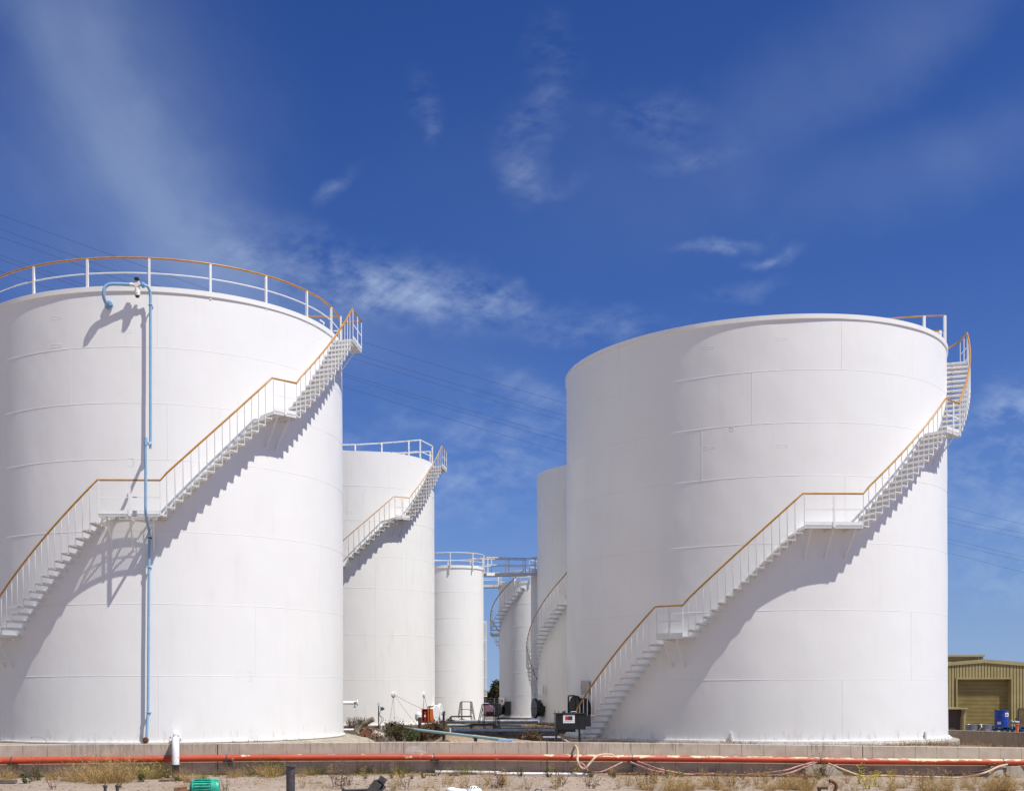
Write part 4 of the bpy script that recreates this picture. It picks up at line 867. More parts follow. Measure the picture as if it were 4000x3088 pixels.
def leaves(mb, c, rad, n, size, seed=0, flat=1.):
    rnd = random.Random(seed)
    for _ in range(n):
        while True:
            p = Vector((rnd.uniform(-1,1), rnd.uniform(-1,1), rnd.uniform(-1,1)))
            if p.length <= 1: break
        k = noise.noise(p*2.2+Vector((seed, 0, 0)))
        if k < -.12: continue
        p = Vector((p.x*rad[0], p.y*rad[1], p.z*rad[2]))*(1+k*.35)
        s = size*rnd.uniform(.5, 1.3); a = Vector((rnd.gauss(0,1), rnd.gauss(0,1), rnd.gauss(0,1)*flat)).normalized(); b_ = a.cross(Vector((rnd.gauss(0,1), rnd.gauss(0,1), rnd.gauss(0,1)))).normalized()
        o = c+p; mb.add([o-a*s, o+b_*s*.45, o+a*s, o-b_*s*.45], [(0,1,2,3)])
def tree(u, v_top, v_bot, Y, wpx, label, seed):
    top, bot = at(u, v_top, Y), at(u, v_bot, Y); H_ = top.z-bot.z; s = Y/F_; w = wpx*s/2
    ro = empty('tree', bot, label, 'tree', 'trees beyond the tank yard')
    q = MB(); q.tube([bot, bot+Vector((.1,0,H_*.35)), bot+Vector((-.1,.1,H_*.7))], [.22, .16, .06], 8)
    rnd = random.Random(seed)
    for k in range(7):
        a = rnd.uniform(0, 2*PI); b0 = bot+Vector((0,0,H_*rnd.uniform(.25,.6))); q.tube([b0, b0+Vector((math.cos(a)*w*.4, math.sin(a)*w*.4, H_*.15)), b0+Vector((math.cos(a)*w*.75, math.sin(a)*w*.7, H_*.22))], [.08, .05, .02], 6)
    q.build('trunk', M['bark'], ro)
    q = MB()
    for k in range(11):
        a = rnd.uniform(0, 2*PI); rr = rnd.uniform(0, .62); c = bot+Vector((math.cos(a)*w*rr, math.sin(a)*w*rr, H_*(.38+.45*rnd.random()*(1-rr*.5))))
        leaves(q, c, (w*.48, w*.48, H_*.19), 420, .12*max(1, s/.02), seed*13+k)
    leaves(q, bot+Vector((0,0,H_*.80)), (w*.5, w*.5, H_*.18), 600, .12*max(1, s/.02), seed*17)
    leaves(q, bot+Vector((0,0,H_*.22)), (w*.9, w*.7, H_*.22), 700, .12*max(1, s/.02), seed*19)
    q.build('crown', M['treeleaf'], ro)
tree(1942, 2650, 2812, 118., 105, 'dark bushy tree seen through the gap between tanks, the taller one', 3)
tree(1893, 2690, 2812, 125., 60, 'lower dark tree behind the ladder at the left side of the gap', 5)

# ------------------------------------------------------------------ right-hand background
SD = empty('olive_shed', at(3850, 2860, 70.), 'olive-green corrugated steel shed with a roller door and a ridge vent at the right edge', 'shed')
Ys = 70.; gx = at(3850, 2860, Ys); zg = CH-2.5
def sx(u): return at(u, 2700, Ys).x
def sz(v, u=3850): return at(u, v, Ys).z
x0, x1 = sx(3560), sx(4330); zr = sz(2575); ze0, ze1 = sz(2575+20), sz(2575+38); xr = sx(3842)
def eave(x): return zr-(abs(x-xr)*.077)
q = MB(); d0, d1, zd = sx(3738), sx(3948), sz(2651)
def corr(xa, xb, zl, y):                   # ribbed sheeting
    x = xa
    pitch = .19
    while x < xb-1e-6:
        xe = min(x+pitch, xb); w_ = xe-x
        prof = [(x, 0), (x+w_*.70, 0), (x+w_*.76, .045), (x+w_*.94, .045), (xe, 0)]
        vs = []
        for px, d in prof: vs += [(px, y+d, zl), (px, y+d, eave(px)-.18)]
        q.add(vs, [(2*i, 2*i+2, 2*i+3, 2*i+1) for i in range(4)]); x = xe
corr(x0, d0, zg, Ys); corr(d1, x1, zg, Ys); corr(d0, d1, zd, Ys)
q.add([(x0, Ys, zg), (x0, Ys+24, zg), (x0, Ys+24, eave(x0)), (x0, Ys, eave(x0))], [(0,1,2,3)]); q.add([(x1, Ys, zg), (x1, Ys+24, zg), (x1, Ys+24, eave(x1)), (x1, Ys, eave(x1))], [(3,2,1,0)])
wl = q.build('wall', M['olive'], SD)
q = MB()
for xa, xb in ((x0-.1, xr), (xr, x1+.1)):
    q.add([(xa, Ys-.04, eave(xa)), (xb, Ys-.04, eave(xb)), (xb, Ys+24, eave(xb)), (xa, Ys+24, eave(xa))], [(0,1,2,3)])
    q.bar(Vector((xa, Ys-.04, eave(xa)-.08)), Vector((xb, Ys-.04, eave(xb)-.08)), .06, .22)
rf = q.build('roof', M['olive'], SD)
q = MB(); vx0 = sx(3500)
q.box(((vx0+sx(3830))/2, Ys+.9, zr+.06), (sx(3830)-vx0, 1.4, .26)); q.box(((vx0+sx(3846))/2, Ys+.9, zr+.24), (sx(3846)-vx0, 1.9, .11)); q.box((sx(3838), Ys+.15, zr+.08), (.16, .2, .30)); q.build('ridge_vent', M['olive'], rf)
q = MB(); yd = Ys+.36
n_ = 40
for k in range(n_):
    za = zg+(zd+.2-zg)*k/n_; h_ = (zd+.2-zg)/n_
    q.add([(d0-.1, yd+.02, za), (d1+.1, yd+.02, za), (d1+.1, yd-.045, za+h_*.42), (d0-.1, yd-.045, za+h_*.42), (d0-.1, yd-.05, za+h_*.8), (d1+.1, yd-.05, za+h_*.8), (d0-.1, yd+.02, za+h_), (d1+.1, yd+.02, za+h_)], [(0,1,2,3), (3,2,5,4), (4,5,7,6)])
dr = q.build('roller_door', M['olive_door'], SD)
q = MB()
q.box((d0-.04, Ys+.17, (zg+zd)/2), (.08, .5, zd-zg)); q.box((d1+.04, Ys+.17, (zg+zd)/2), (.08, .5, zd-zg)); q.box(((d0+d1)/2, Ys+.17, zd+.04), (d1-d0+.16, .5, .08)); q.build('door_frame', M['olive'], dr)
q = MB(); q.box((sx(4030), Ys-.03, (zg+sz(2764))/2), (sx(4058)-sx(3980)+.4, .06, sz(2764)-zg)); q.build('side_door', M['timber'], SD)
# lean-to in front
LT = empty('lean_to', at(3740, 2860, 60.), 'small dark open lean-to with an olive roof edge in front of the shed', 'shelter')
Y2 = 62.; q = MB(); a, b_ = at(3690, 2765, Y2), at(3775, 2763, Y2); q.box(((a.x+b_.x)/2-.5, Y2+.8, a.z), (b_.x-a.x+1., 2., .09)); q.build('roof', M['olive'], LT)
q = MB(); p = at(3766, 2765, Y2); q.box((p.x, Y2, (p.z+zg)/2), (.12, .12, p.z-zg)); q.build('post', M['olive'], LT)
q = MB(); q.box(((a.x+p.x)/2-.5, Y2+.22, (p.z+zg)/2), (p.x-a.x+.95, .05, p.z-zg-.05)); q.box((a.x-1., Y2+.9, (p.z+zg)/2), (.05, 1.3, p.z-zg-.05)); q.build('interior_shade_panel', M['brownsteel'], LT)  # dark sheet set near the front, standing in for the shade inside
# second bund wall
def w2(u, v, Y): return at(u, v, Y)
a, b_ = Vector((17.0, 41.6, 0)), Vector((34., 38.0, 0))
W2_ = empty('bund_wall', (17.0, 41.6, CH-1.43), 'shaded brown-grey concrete bund wall right of the large tank, in front of the drums', 'wall')
q = MB(); a0 = at(3640, 2847, 41.0); a1 = at(4000, 2858, 39.0); dd = (a1-a0); a2 = a0+dd*4
def wpr(p): return [(p.x, p.y, p.z-1.2), (p.x, p.y, p.z-.01), (p.x, p.y+.02, p.z), (p.x, p.y+.2, p.z), (p.x, p.y+.2, p.z-1.2)]
q.add(wpr(a0)+wpr(a2), [(0,5,6,1), (1,6,7,2), (2,7,8,3), (3,8,9,4), (0,1,2,3,4), (9,8,7,6,5)]); q.build('wall_section', M['wall2'], W2_)
b0 = a0+Vector((0,.2,0)); q = MB(); bk = Vector((a0.x, a0.y+26, a0.z)); q.bar(a0+Vector((.1,0,-.6)), bk+Vector((.1,0,-.6)), .2, 1.2); q.build('wall_section', M['wall2'], W2_)
# drums and pallets
def drum(u, v0, v1, Y, wpx, m, label, lab=False, name='drum'):
    t, b__ = at(u, v0, Y), at(u, v1, Y); r = wpx*Y/F_/2; h = t.z-b__.z
    ro = empty(name, b__, label, 'drum', 'drums behind the bund wall')
    q = MB(); q.lathe([(r*.9, h-.03), (r, h), (r*1.02, h-.02), (r, h-.06), (r, h*.67+.02), (r*1.03, h*.67), (r, h*.67-.02), (r, h*.34+.02), (r*1.03, h*.34), (r, h*.34-.02), (r, .04), (r*1.02, .01), (r*.95, 0)], 28, b__); q.lathe([(r*.9, h-.03), (.01, h-.03)], 28, b__); q.build('body', m, ro)
    if lab:
        for th, z, w_, h_ in ((32, h*.73, .30, .19), (-48, h*.24, .17, .14)):
            q = MB(); ts = [math.radians(th+math.degrees(w_/r)*(k/4-.5)) for k in range(5)]
            vs = []
            for t_ in ts: vs += [(b__.x+(r+.006)*math.sin(t_), b__.y-(r+.006)*math.cos(t_), b__.z+z-h_/2), (b__.x+(r+.006)*math.sin(t_), b__.y-(r+.006)*math.cos(t_), b__.z+z+h_/2)]
            q.add(vs, [(2*k, 2*k+2, 2*k+3, 2*k+1) for k in range(4)]); lb = q.build('drum_label', M['signwhite'], ro)
        q = MB(); t_ = math.radians(20); p = Vector((b__.x+(r+.012)*math.sin(t_), b__.y-(r+.012)*math.cos(t_), b__.z+h*.73)); et = Vector((math.cos(t_), math.sin(t_), 0)); q.add([p+Vector((0,0,.06)), p+et*.06, p-Vector((0,0,.06)), p-et*.06], [(0,1,2,3)]); q.build('hazard_diamond', M['red'], lb)
    return ro
zdk = 2838
drum(3912, 2771, zdk, 56., 48, M['blue_plastic'], 'tall blue plastic drum with white labels standing on the pallets', True)
for k, (u, w_, lab) in enumerate(((3794, 42, 'grey metal drum, left one of the pair peeping over the bund wall'), (3845, 50, 'grey metal drum with a tan strap, right one of the pair by the pallets'))):
    drum(u, 2827, 2895, 50., w_, M['grey_metal'], lab)
q = MB(); q.tube(smooth([at(3832, 2830, 49.6), at(3834, 2838, 49.4), at(3826, 2848, 49.5), at(3822, 2856, 49.5)]), .03, 6); tag(q.build('strap', M['hose'], None, at(3830, 2838, 49.5)), 'tan strap hanging over the right grey drum', 'strap')
def pallet(u, v, Y, wpx, label, dx=0):
    p = at(u, v, Y); w_ = wpx*Y/F_; ro = empty('pallet', p, label, 'pallet', 'blue pallets behind the bund wall')
    q = MB()
    for k in range(7): q.box(p+Vector((0, -.5+k/6., .12)), (w_, .11, .022))
    q.build('top_boards', M['blue_wood'], ro)
    q = MB()
    for k in range(3):
        for j in range(3): q.box(p+Vector((-w_*.45+w_*.45*k, -.45+.45*j, .06)), (.14, .12, .10))
    for k in range(3): q.box(p+Vector((0, -.45+.45*k, .0)), (w_, .11, .022))
    q.build('blocks', M['blue_wood'], ro)
pallet(3945, 2846, 56., 160, 'upper blue wooden pallet under the blue drum')
pallet(3935, 2858, 56., 150, 'lower blue wooden pallet in the stack beside the hydrant')
pallet(3935, 2871, 56., 150, 'bottom blue wooden pallet of the stack, mostly behind the bund wall')
pallet(4035, 2858, 55., 90, 'blue pallet at the right edge of the picture beside the red hydrant')
HY = empty('hydrant', at(3973, 2895, 46.), 'red standpipe hydrant with a grey valve and faded red handwheel behind the bund wall', 'hydrant')
c = at(3973, 2832, 46.); q = MB(); q.tube([c-Vector((0,0,.9)), c+Vector((0,0,.05))], .058, 14); q.disc(c+Vector((0,0,.05)), (0,0,1), .09, .03); q.build('standpipe', M['redbox'], HY)
q = MB(); q.tube([c+Vector((-.26,-.02,.14)), c+Vector((.06,-.02,.12))], .055, 12); q.disc(c+Vector((-.26,-.02,.14)), (1,.2,0), .085, .05); q.disc(c+Vector((-.14,-.02,.14)), (1,.2,0), .07, .03); q.tube([c+Vector((0,0,.05)), c+Vector((0,0,.25))], .05, 12); q.build('valve', M['grey_metal'], HY)
q = MB(); q.disc(c+Vector((0,0,.28)), (0,.2,1), .085, .04, 16); q.tube([c+Vector((0,0,.25)), c+Vector((0,0,.36))], .02, 8); q.disc(c+Vector((0,0,.36)), (0,0,1), .035, .03, 10); q.build('handwheel', M['rust'], HY)

# ------------------------------------------------------------------ foreground hardware
# flanged steel standpipe
p = at(1135, 3010, 23.7); g = gfront(p.x, p.y); top = at(1135, 2988, 23.7).z
FS = empty('flanged_pipe', (p.x, p.y, g), 'dark grey upright steel pipe with a flanged open top standing in the foreground', 'pipe')
q = MB(); q.lathe([(.084, top), (.092, top-.01), (.092, g-.1)], 28, (p.x, p.y, 0)); q.lathe([(.084, top), (.084, top-.3), (.0, top-.3)], 28, (p.x, p.y, 0)); q.build('pipe', M['darksteel'], FS)
q = MB(); q.lathe([(.085, top+.004), (.124, top+.004), (.126, top-.004), (.124, top-.022), (.092, top-.026)], 32, (p.x, p.y, 0)); q.build('flange', M['darksteel'], FS)
# green motor
p = at(800, 3095, 24.6); g = gfront(p.x, p.y)
GM = empty('electric_motor', (p.x, p.y, g), 'green finned electric motor lying on the dirt in the foreground', 'motor')
q = MB(); cz = at(800, 3068, 24.6).z; c = Vector((p.x, p.y, cz-.06)); r = .215; axd = Vector((1, .12, 0)).normalized(); ay = Vector((-.12, 1, 0)).normalized(); ez = Vector((0,0,1))
q.lathe([(.02,-.315), (.12,-.315), (r*.86,-.27), (r*.93,-.20), (r*.93,.12)], 36, c, (ay, ez, axd)); q.lathe([(r*.93,.12), (r*1.02,.125), (r*1.02,.24), (r*.93,.30), (r*.5,.325), (.02,.33)], 36, c, (ay, ez, axd))
mt_ = q.build('housing', M['green'], GM)
q = MB()
for k in range(22):
    a = 2*PI*k/22; d = ay*math.cos(a)+ez*math.sin(a)
    q.box(c+d*(r*.97)-axd*.055, (.33, .016, .035), (axd, axd.cross(d), d))
q.build('cooling_fins', M['green'], mt_)
q = MB(); q.tube([c+ez*(r*.97)-axd*.02, c+ez*(r*.97+.045)-axd*.02], .014, 6); q.tube([c+ez*(r+.06)-axd*.02+ay*.03*math.cos(a)+ez*.03*math.sin(a) for a in [k*PI/5 for k in range(11)]], .008, 5); q.build('lifting_eye', M['darksteel'], mt_)
q = MB(); q.box(c-ez*(r+.01), (.4, .3, .05), (axd, ay, ez)); q.build('base', M['green'], GM)
# rusty box left of the motor
q = MB(); p = at(706, 3092, 24.4); c = Vector((p.x, p.y, p.z+.01)); ax = (Vector((.97,.22,.1)).normalized(), Vector((-.22,.97,0)).normalized(), Vector((-.1,0,1)).normalized())
q.box(c, (.27, .22, .17), ax); q.box(c+Vector((.19,.02,-.02)), (.16, .12, .06), ax); q.box(c+ax[2]*.092, (.285, .235, .012), ax); tag(q.build('rusty_box', M['wood_dark'], None, c), 'rusty brown steel box beside the green motor in the foreground', 'box')
# two bolts / small standpipes
for u, lab in ((411, 'dark capped pipe stub, left of two at the bottom edge'), (458, 'dark capped pipe stub, right of two at the bottom edge')):
    p = at(u, 3080, 24.3); g = gfront(p.x, p.y)
    ro = empty('capped_stub', (p.x, p.y, g), lab, 'pipe stub', 'capped pipe stubs in the foreground')
    zt = at(u, 3069 if u < 430 else 3068, 24.3).z; q = MB(); q.tube([Vector((p.x, p.y, g-.05)), Vector((p.x, p.y, zt))], .034, 12); q.build('stub', M['darksteel'] if u < 430 else M['brownsteel'], ro)
    q = MB(); q.disc((p.x, p.y, zt+.0), (0,0,1), .05, .05, 8); q.disc((p.x, p.y, zt+.04), (0,0,1), .014, .04, 6); q.build('cap', M['darksteel'], ro)
# dark steel trough with a raised end
TR = empty('steel_trough', at(1420, 3100, 24.2), 'dark grey steel channel with an upturned flange plate at its right end, in the foreground', 'steelwork')
q = MB(); a, b_ = at(1340, 3084, 24.2), at(1448, 3080, 24.2); q.bar(a-Vector((0,0,.05)), b_-Vector((0,0,.05)), .16, .10); q.bar(a+Vector((0,0,.005)), b_+Vector((0,0,.005)), .18, .015); q.bar(a+Vector((0,0,.04)), a-Vector((0,0,.12)), .06, .025); q.build('channel', M['darksteel'], TR)
q = MB(); a, b_ = at(1446, 3096, 24.1), at(1478, 3052, 24.1); q.bar(a, b_, .20, .06, up=(0,1,0)); q.bar(a+Vector((.05,0,0)), b_+Vector((.07,0,-.02)), .26, .03, up=(0,1,0)); q.bar(b_+Vector((-.02,0,.03)), b_+Vector((.12,0,-.06)), .26, .03, up=(0,1,0)); q.build('flange_plate', M['darksteel'], TR)
# white domed fittings
WFt = empty('white_fitting', at(1820, 3110, 24.), 'white domed pipe fitting with bolts, only its two rounded tops rising into the foreground', 'fitting')
q = MB(); c = at(1852, 3093, 24.); r = .178
q.lathe([(r*math.cos(a), r*.92*math.sin(a)) for a in [k*PI/2/10 for k in range(11)]], 32, c-Vector((0,0,.02))); q.lathe([(r, -.03), (r, -.2)], 32, c); q.build('dome', M['white_gloss'], WFt)
q = MB(); c2_ = at(1763, 3089, 24.); r2 = .115
q.lathe([(r2, -.2), (r2, .02), (r2*.95, .05), (r2*.6, .085), (.0, .095)], 28, c2_); q.tube([c2_+Vector((0,0,.02)), c+Vector((-.05,0,.0))], .06, 12); q.build('side_boss', M['white_gloss'], WFt)
for k in range(7):
    a = -PI*.95+k*PI*.9/6; q = MB(); q.disc(c+Vector((r*.72*math.cos(a), r*.72*math.sin(a), r*.66)), (.5*math.cos(a), .5*math.sin(a), 1), .014, .03, 6); q.build('bolt', M['grey_metal'], WFt)
# ring at the bottom edge
q = MB(); c = at(2103, 3086, 24.2); q.tube([c+Vector((.075*math.cos(k*PI/8), 0, .05*math.sin(k*PI/8)-.01)) for k in range(16)], .016, 8, closed=True); tag(q.build('iron_ring', M['grey_metal'], None, c), 'small iron ring half sunk in the dirt right of the white domed fitting', 'ring')
# rusty elbow and bracket
q = MB(); q.tube(smooth([at(3243, 3048, 24.6), at(3252, 3050, 24.6), at(3264, 3060, 24.6), at(3266, 3076, 24.6), at(3256, 3096, 24.6)]), [.036]*21, 12); q.disc(at(3242, 3048, 24.6), (-1,0,.2), .045, .03, 14); tag(q.build('rusty_elbow', M['rust'], None, at(3256, 3096, 24.6)), 'rusty curved pipe end sticking up from the weeds at the right', 'pipe')
q = MB(); q.bar(at(3195, 3076, 24.4), at(3231, 3076, 24.4), .10, .05); q.bar(at(3200, 3074, 24.4), at(3200, 3100, 24.4), .06, .05); tag(q.build('rusty_bracket', M['brownsteel'], None, at(3213, 3096, 24.4)), 'dark rusty angle bracket beside the rusty curved pipe end', 'bracket')
# concrete lump, rust plates, stones
q = MB(); c = gpt(20, 3058); 
def stone(mb, c, s, seed):
    n1, n2 = 8, 6; vs = []
    for j in range(n2+1):
        for i in range(n1):
            a, b__ = 2*PI*i/n1, PI*j/n2; d = Vector((math.cos(a)*math.sin(b__), math.sin(a)*math.sin(b__), math.cos(b__)))
            k = 1+.35*noise.noise(d*1.5+Vector((seed, 0, 0))); vs.append(c+Vector((d.x*s[0], d.y*s[1], d.z*s[2]))*k)
    mb.add(vs, [(j*n1+i, (j+1)*n1+i, (j+1)*n1+(i+1) % n1, j*n1+(i+1) % n1) for j in range(n2) for i in range(n1)])
q.box(c+Vector((0,0,.05)), (.5, .22, .07)); q.box(c+Vector((-.02,0,-.02)), (.44, .2, .08)); tag(q.build('concrete_slab', M['darkconc'], None, c), 'broken dark concrete slab on the ground at the left edge', 'slab')
for (u, v, w_, lab) in ((668, 3047, .55, 'flat rusty plate on the ground left above the green motor'), (745, 3052, .3, 'smaller rusty plate on the ground just behind the green motor')):
    q = MB(); c = gpt(u, v); q.box(c+Vector((0,0,.012)), (w_, .35, .014)); tag(q.build('rusty_plate', M['rust'], None, c), lab, 'plate')
q = MB(); rs = random.Random(5)
for k in range(1500):
    u = rs.uniform(-40, 4040); v = 3024+(rs.random()**1.3)*62; c = gpt(u, v); s = rs.uniform(.006, .022)*(2.2 if rs.random() < .03 else 1)
    stone(q, c+Vector((0,0,s*.3)), (s*1.4, s, s*.7), k*.37)
tag(q.build('pebbles', M['gravel']), 'loose pebbles and small stones strewn over the dirt', 'stones', kind='stuff')
for (u, v, s, lab) in ((365, 3037, .09, 'pale rounded stone among the dry grass at left'), (1683, 3027, .10, 'grey stone at the left end of the white pipe'), (1778, 3028, .12, 'dark flat stone leaning on the white pipe'), (1330, 3042, .05, 'small grey stone on the dirt left of the steel channel')):
    q = MB(); c = gpt(u, v); stone(q, c+Vector((0,0,s*.2)), (s*1.5, s, s*.45), u); tag(q.build('stone', M['concrete'] if u != 1778 else M['darksteel'], None, c), lab, 'stone')

# ------------------------------------------------------------------ weeds
def blade(mb, p, d, L, w, bend, rnd, seg=3, mi=0):
    side = d.cross(Vector((rnd.gauss(0,.5), rnd.gauss(0,.5), 1)))
    if side.length < .01: side = Vector((1,0,0))
    side.normalize(); vs = []; q_ = p.copy(); dd = d.copy()
    for k in range(seg+1):
        ww = w*(1-k/seg*.8); vs += [q_-side*ww, q_+side*ww]; q_ = q_+dd*L/seg; dd = (dd+bend).normalized()
    mb.add(vs, [(2*k, 2*k+1, 2*k+3, 2*k+2) for k in range(seg)], False, mi); return q_
def proto_grass(seed, n, H_, spread, twig=.4, w=.0032, seeds=True):
    rnd = random.Random(seed); mb = MB()
    for _ in range(n):
        a = rnd.uniform(0, 2*PI); r = spread*.35*math.sqrt(rnd.random()); p = Vector((r*math.cos(a), r*math.sin(a), -.01))
        lean = rnd.uniform(.05, .9)*spread/H_; b_ = rnd.uniform(0, 2*PI); d = Vector((math.cos(a)*lean+math.cos(b_)*.25, math.sin(a)*lean+math.sin(b_)*.25, 1)).normalized()
        L = H_*rnd.uniform(.35, 1.05); e = blade(mb, p, d, L, w*rnd.uniform(.7, 1.4), Vector((d.x*.25, d.y*.25, -rnd.uniform(.05, .35))), rnd)
        if seeds and rnd.random() < twig:
            for _k in range(3):
                d2 = Vector((rnd.gauss(0,.6), rnd.gauss(0,.6), rnd.uniform(.1,.8))).normalized(); blade(mb, e-d*L*rnd.uniform(0,.4), d2, L*rnd.uniform(.1,.25), w*.9, Vector((0,0,-.15)), rnd, 2)
    return mb
def proto_weed(seed, H_, nst=7, leafy=30, lm=1, w=.004):      # upright branching weed: stems and small leaves / seed heads
    rnd = random.Random(seed); mb = MB()
    for _ in range(nst):
        a = rnd.uniform(0, 2*PI); d = Vector((math.cos(a)*.3, math.sin(a)*.3, 1)).normalized(); p = Vector((math.cos(a)*.03, math.sin(a)*.03, -.02)); L = H_*rnd.uniform(.6, 1.)
        pts = [p]
        for k in range(5): d = (d+Vector((rnd.gauss(0,.12), rnd.gauss(0,.12), .05))).normalized(); pts.append(pts[-1]+d*L/5)
        mb.tube(pts, [w, w*.9, w*.8, w*.6, w*.5, w*.3], 4, cap=False, smooth=False)
        for _k in range(leafy//2):
            i = rnd.randint(1, 5); o = pts[i]; d2 = Vector((rnd.gauss(0,1), rnd.gauss(0,1), rnd.uniform(.0, .9))).normalized(); Lb = L*rnd.uniform(.06, .22)
            e = blade(mb, o, d2, Lb, w*.5, Vector((0,0,.1)), rnd, 2)
            for _j in range(2):
                a_ = Vector((rnd.gauss(0,1), rnd.gauss(0,1), rnd.gauss(0,1))).normalized(); b_ = a_.cross(Vector((rnd.gauss(0,1), rnd.gauss(0,1), rnd.gauss(0,1)))).normalized(); s = rnd.uniform(.006, .018); o2 = o+(e-o)*rnd.random()
                mb.add([o2-a_*s, o2+b_*s*.6, o2+a_*s, o2-b_*s*.6], [(0,1,2,3)], False, lm)
    return mb
def mesh_of(mb, name, mats):
    o = mb.build(name, mats); me = o.data; bpy.data.objects.remove(o); return me
PG_ = [mesh_of(proto_grass(s, 230, .55, .55, .5), 'dry_grass_mesh', M['straw']) for s in (1, 2, 3)]
PO_ = [mesh_of(proto_grass(s+10, 150, .42, .40, .5), 'olive_grass_mesh', M['olivegrass']) for s in (1, 2, 3)]
PB_ = [mesh_of(proto_weed(s+20, .55, 7, 34), 'brown_weed_mesh', [M['straw_dark'], M['straw_dark']]) for s in (1, 2, 3)]
PL_ = [mesh_of(proto_weed(s+30, .30, 9, 60), 'green_weed_mesh', [M['olivegrass'], M['leafgreen']]) for s in (1, 2)]
PY_ = [mesh_of(proto_weed(s+40, .40, 8, 26), 'flowering_weed_mesh', [M['olivegrass'], M['yellow']]) for s in (1, 2)]
PR_ = [mesh_of(proto_weed(s+50, .50, 10, 26, 0), 'tawny_weed_mesh', [M['straw'], M['straw']]) for s in (1, 2)]
rw = random.Random(11)
def plant(me, name, p, sc, label, group, rz=None, cat='weed', sz_=1.):
    o = bpy.data.objects.new(name, me); C.objects.link(o); o.location = p; o.scale = (sc, sc, sc*sz_); o.rotation_euler = (0, 0, rz if rz is not None else rw.uniform(0, 6.28))
    return tag(o, label, cat, group)
GL = {'dry': ('clump of straw-coloured dry grass against the foot of the concrete wall', 'straw-coloured dry grass clumps along the wall'),
      'olv': ('tuft of olive-green grass at the foot of the concrete wall', 'olive-green grass tufts along the wall'),
      'brn': ('dark brown dead weed with branching stems in the dirt strip', 'dark brown dead weeds'),
      'grn': ('small leafy green weed growing low on the dirt strip', 'small green weeds'),
      'yel': ('weed dotted with tiny yellow flowers near the wall foot', 'yellow-flowering weeds'),
      'taw': ('tawny branching dry weed on the dirt strip', 'tawny dry weeds')}
PM = {'dry': PG_, 'olv': PO_, 'brn': PB_, 'grn': PL_, 'yel': PY_, 'taw': PR_}
def wd(kind, u, v, sc, h=1.):
    me = PM[kind][rw.randrange(len(PM[kind]))]; p = gpt(u, v); p.z -= .01
    plant(me, {'dry': 'dry_grass_clump', 'olv': 'grass_tuft', 'brn': 'dead_weed', 'grn': 'green_weed', 'yel': 'flowering_weed', 'taw': 'dry_weed'}[kind], p, sc, GL[kind][0], GL[kind][1], sz_=h)
# the big tangle left of the white elbow, then along the wall
for (u, v, s) in ((10,3046,.75),(45,3040,.6),(205,3044,.6),(262,3048,.7),(305,3052,.9),(335,3042,1.1),(372,3058,.95),(400,3046,1.2),(432,3056,1.1),(455,3042,1.25),(480,3052,1.1),(500,3038,.9),(590,3040,.7),(705,3044,.7),(728,3048,.55),(780,3044,.45),(910,3034,.65),(940,3030,.5),(1030,3030,.75),(1060,3034,.85),(1180,3030,.5)): wd('dry', u, v, s)
for (u, v, s) in ((200,3038,.7),(560,3038,.7),(610,3040,.95),(638,3036,.95),(560,3030,.8),(1035,3022,1.2),(1060,3026,1.2),(1085,3028,1.),(1215,3026,.8),(1250,3024,.8),(790,3038,.7),(845,3030,.5),(1430,3020,1.05),(1415,3022,.9),(1580,3020,.9),(1560,3022,.7),(1497,3021,.6),(1800,3024,1.),(1840,3022,.9),(980,3030,.7)): wd('olv', u, v, s)
for (u, v, s) in ((128,3050,1.1),(140,3042,1.2),(470,3078,.8),(210,3082,.9),(1310,3072,1.15),(1330,3078,1.25),(1362,3068,1.),(1705,3030,.9),(1930,3078,1.05),(1958,3074,1.2),(2170,3078,1.),(2190,3070,1.05),(2310,3078,1.1),(2297,3070,.9),(2510,3072,1.),(2530,3062,1.1),(2800,3080,1.),(2860,3082,1.),(3060,3076,1.),(3135,3070,1.1),(3160,3082,.9),(1690,3014,.8),(3205,3034,1.2),(3225,3036,1.1),(3600,3080,.8),(3370,3026,.6),(880,3084,.7),(1590,3080,.8),(2060,3084,.7)): wd('brn', u, v, s)
for (u, v, s) in ((105,3058,1.3),(150,3046,1.),(555,3052,1.),(547,3044,1.1),(690,3052,.6),(1425,3040,.55),(1530,3038,.7),(1570,3036,.8),(1655,3038,.7),(2030,3030,.9),(2145,3034,1.),(2245,3024,1.1),(2310,3034,.8),(2390,3032,.6),(2605,3036,.9),(2660,3034,.8),(2640,3032,.5),(2400,3036,.5),(1610,3040,.5),(3020,3040,.5),(3640,3044,.6),(3200,3042,.8),(2900,3044,.5)): wd('grn', u, v, s)
for (u, v, s) in ((550,3036,1.1),(590,3030,1.),(640,3032,1.2),(1440,3016,.7),(3372,3018,1.1),(3440,3032,.7),(3405,3034,.6),(3475,3036,.7),(3350,3060,1.2),(3420,3070,1.1),(3480,3076,1.),(3390,3080,1.1)): wd('yel', u, v, s)
for k in range(95):
    z = rw.random()
    u = rw.choice([rw.uniform(1700, 2100), rw.uniform(2400, 3100), rw.uniform(2500, 2960), rw.uniform(3100, 4000), rw.uniform(3250, 3700), rw.uniform(1150, 4000), rw.uniform(3750, 4010)]); v = rw.uniform(3056, 3092)
    wd('taw', u, v, rw.uniform(.45, .95))
for k in range(48):
    u = rw.choice([rw.uniform(2600, 3150), rw.uniform(2440, 3160), rw.uniform(3100, 3950), rw.uniform(3780, 4010)]); wd('dry', u, rw.uniform(3064, 3094), rw.uniform(.35, .7))
for k in range(34):
    u = rw.uniform(1250, 4000); wd('taw', u, rw.uniform(3020, 3036), rw.uniform(.35, .75))
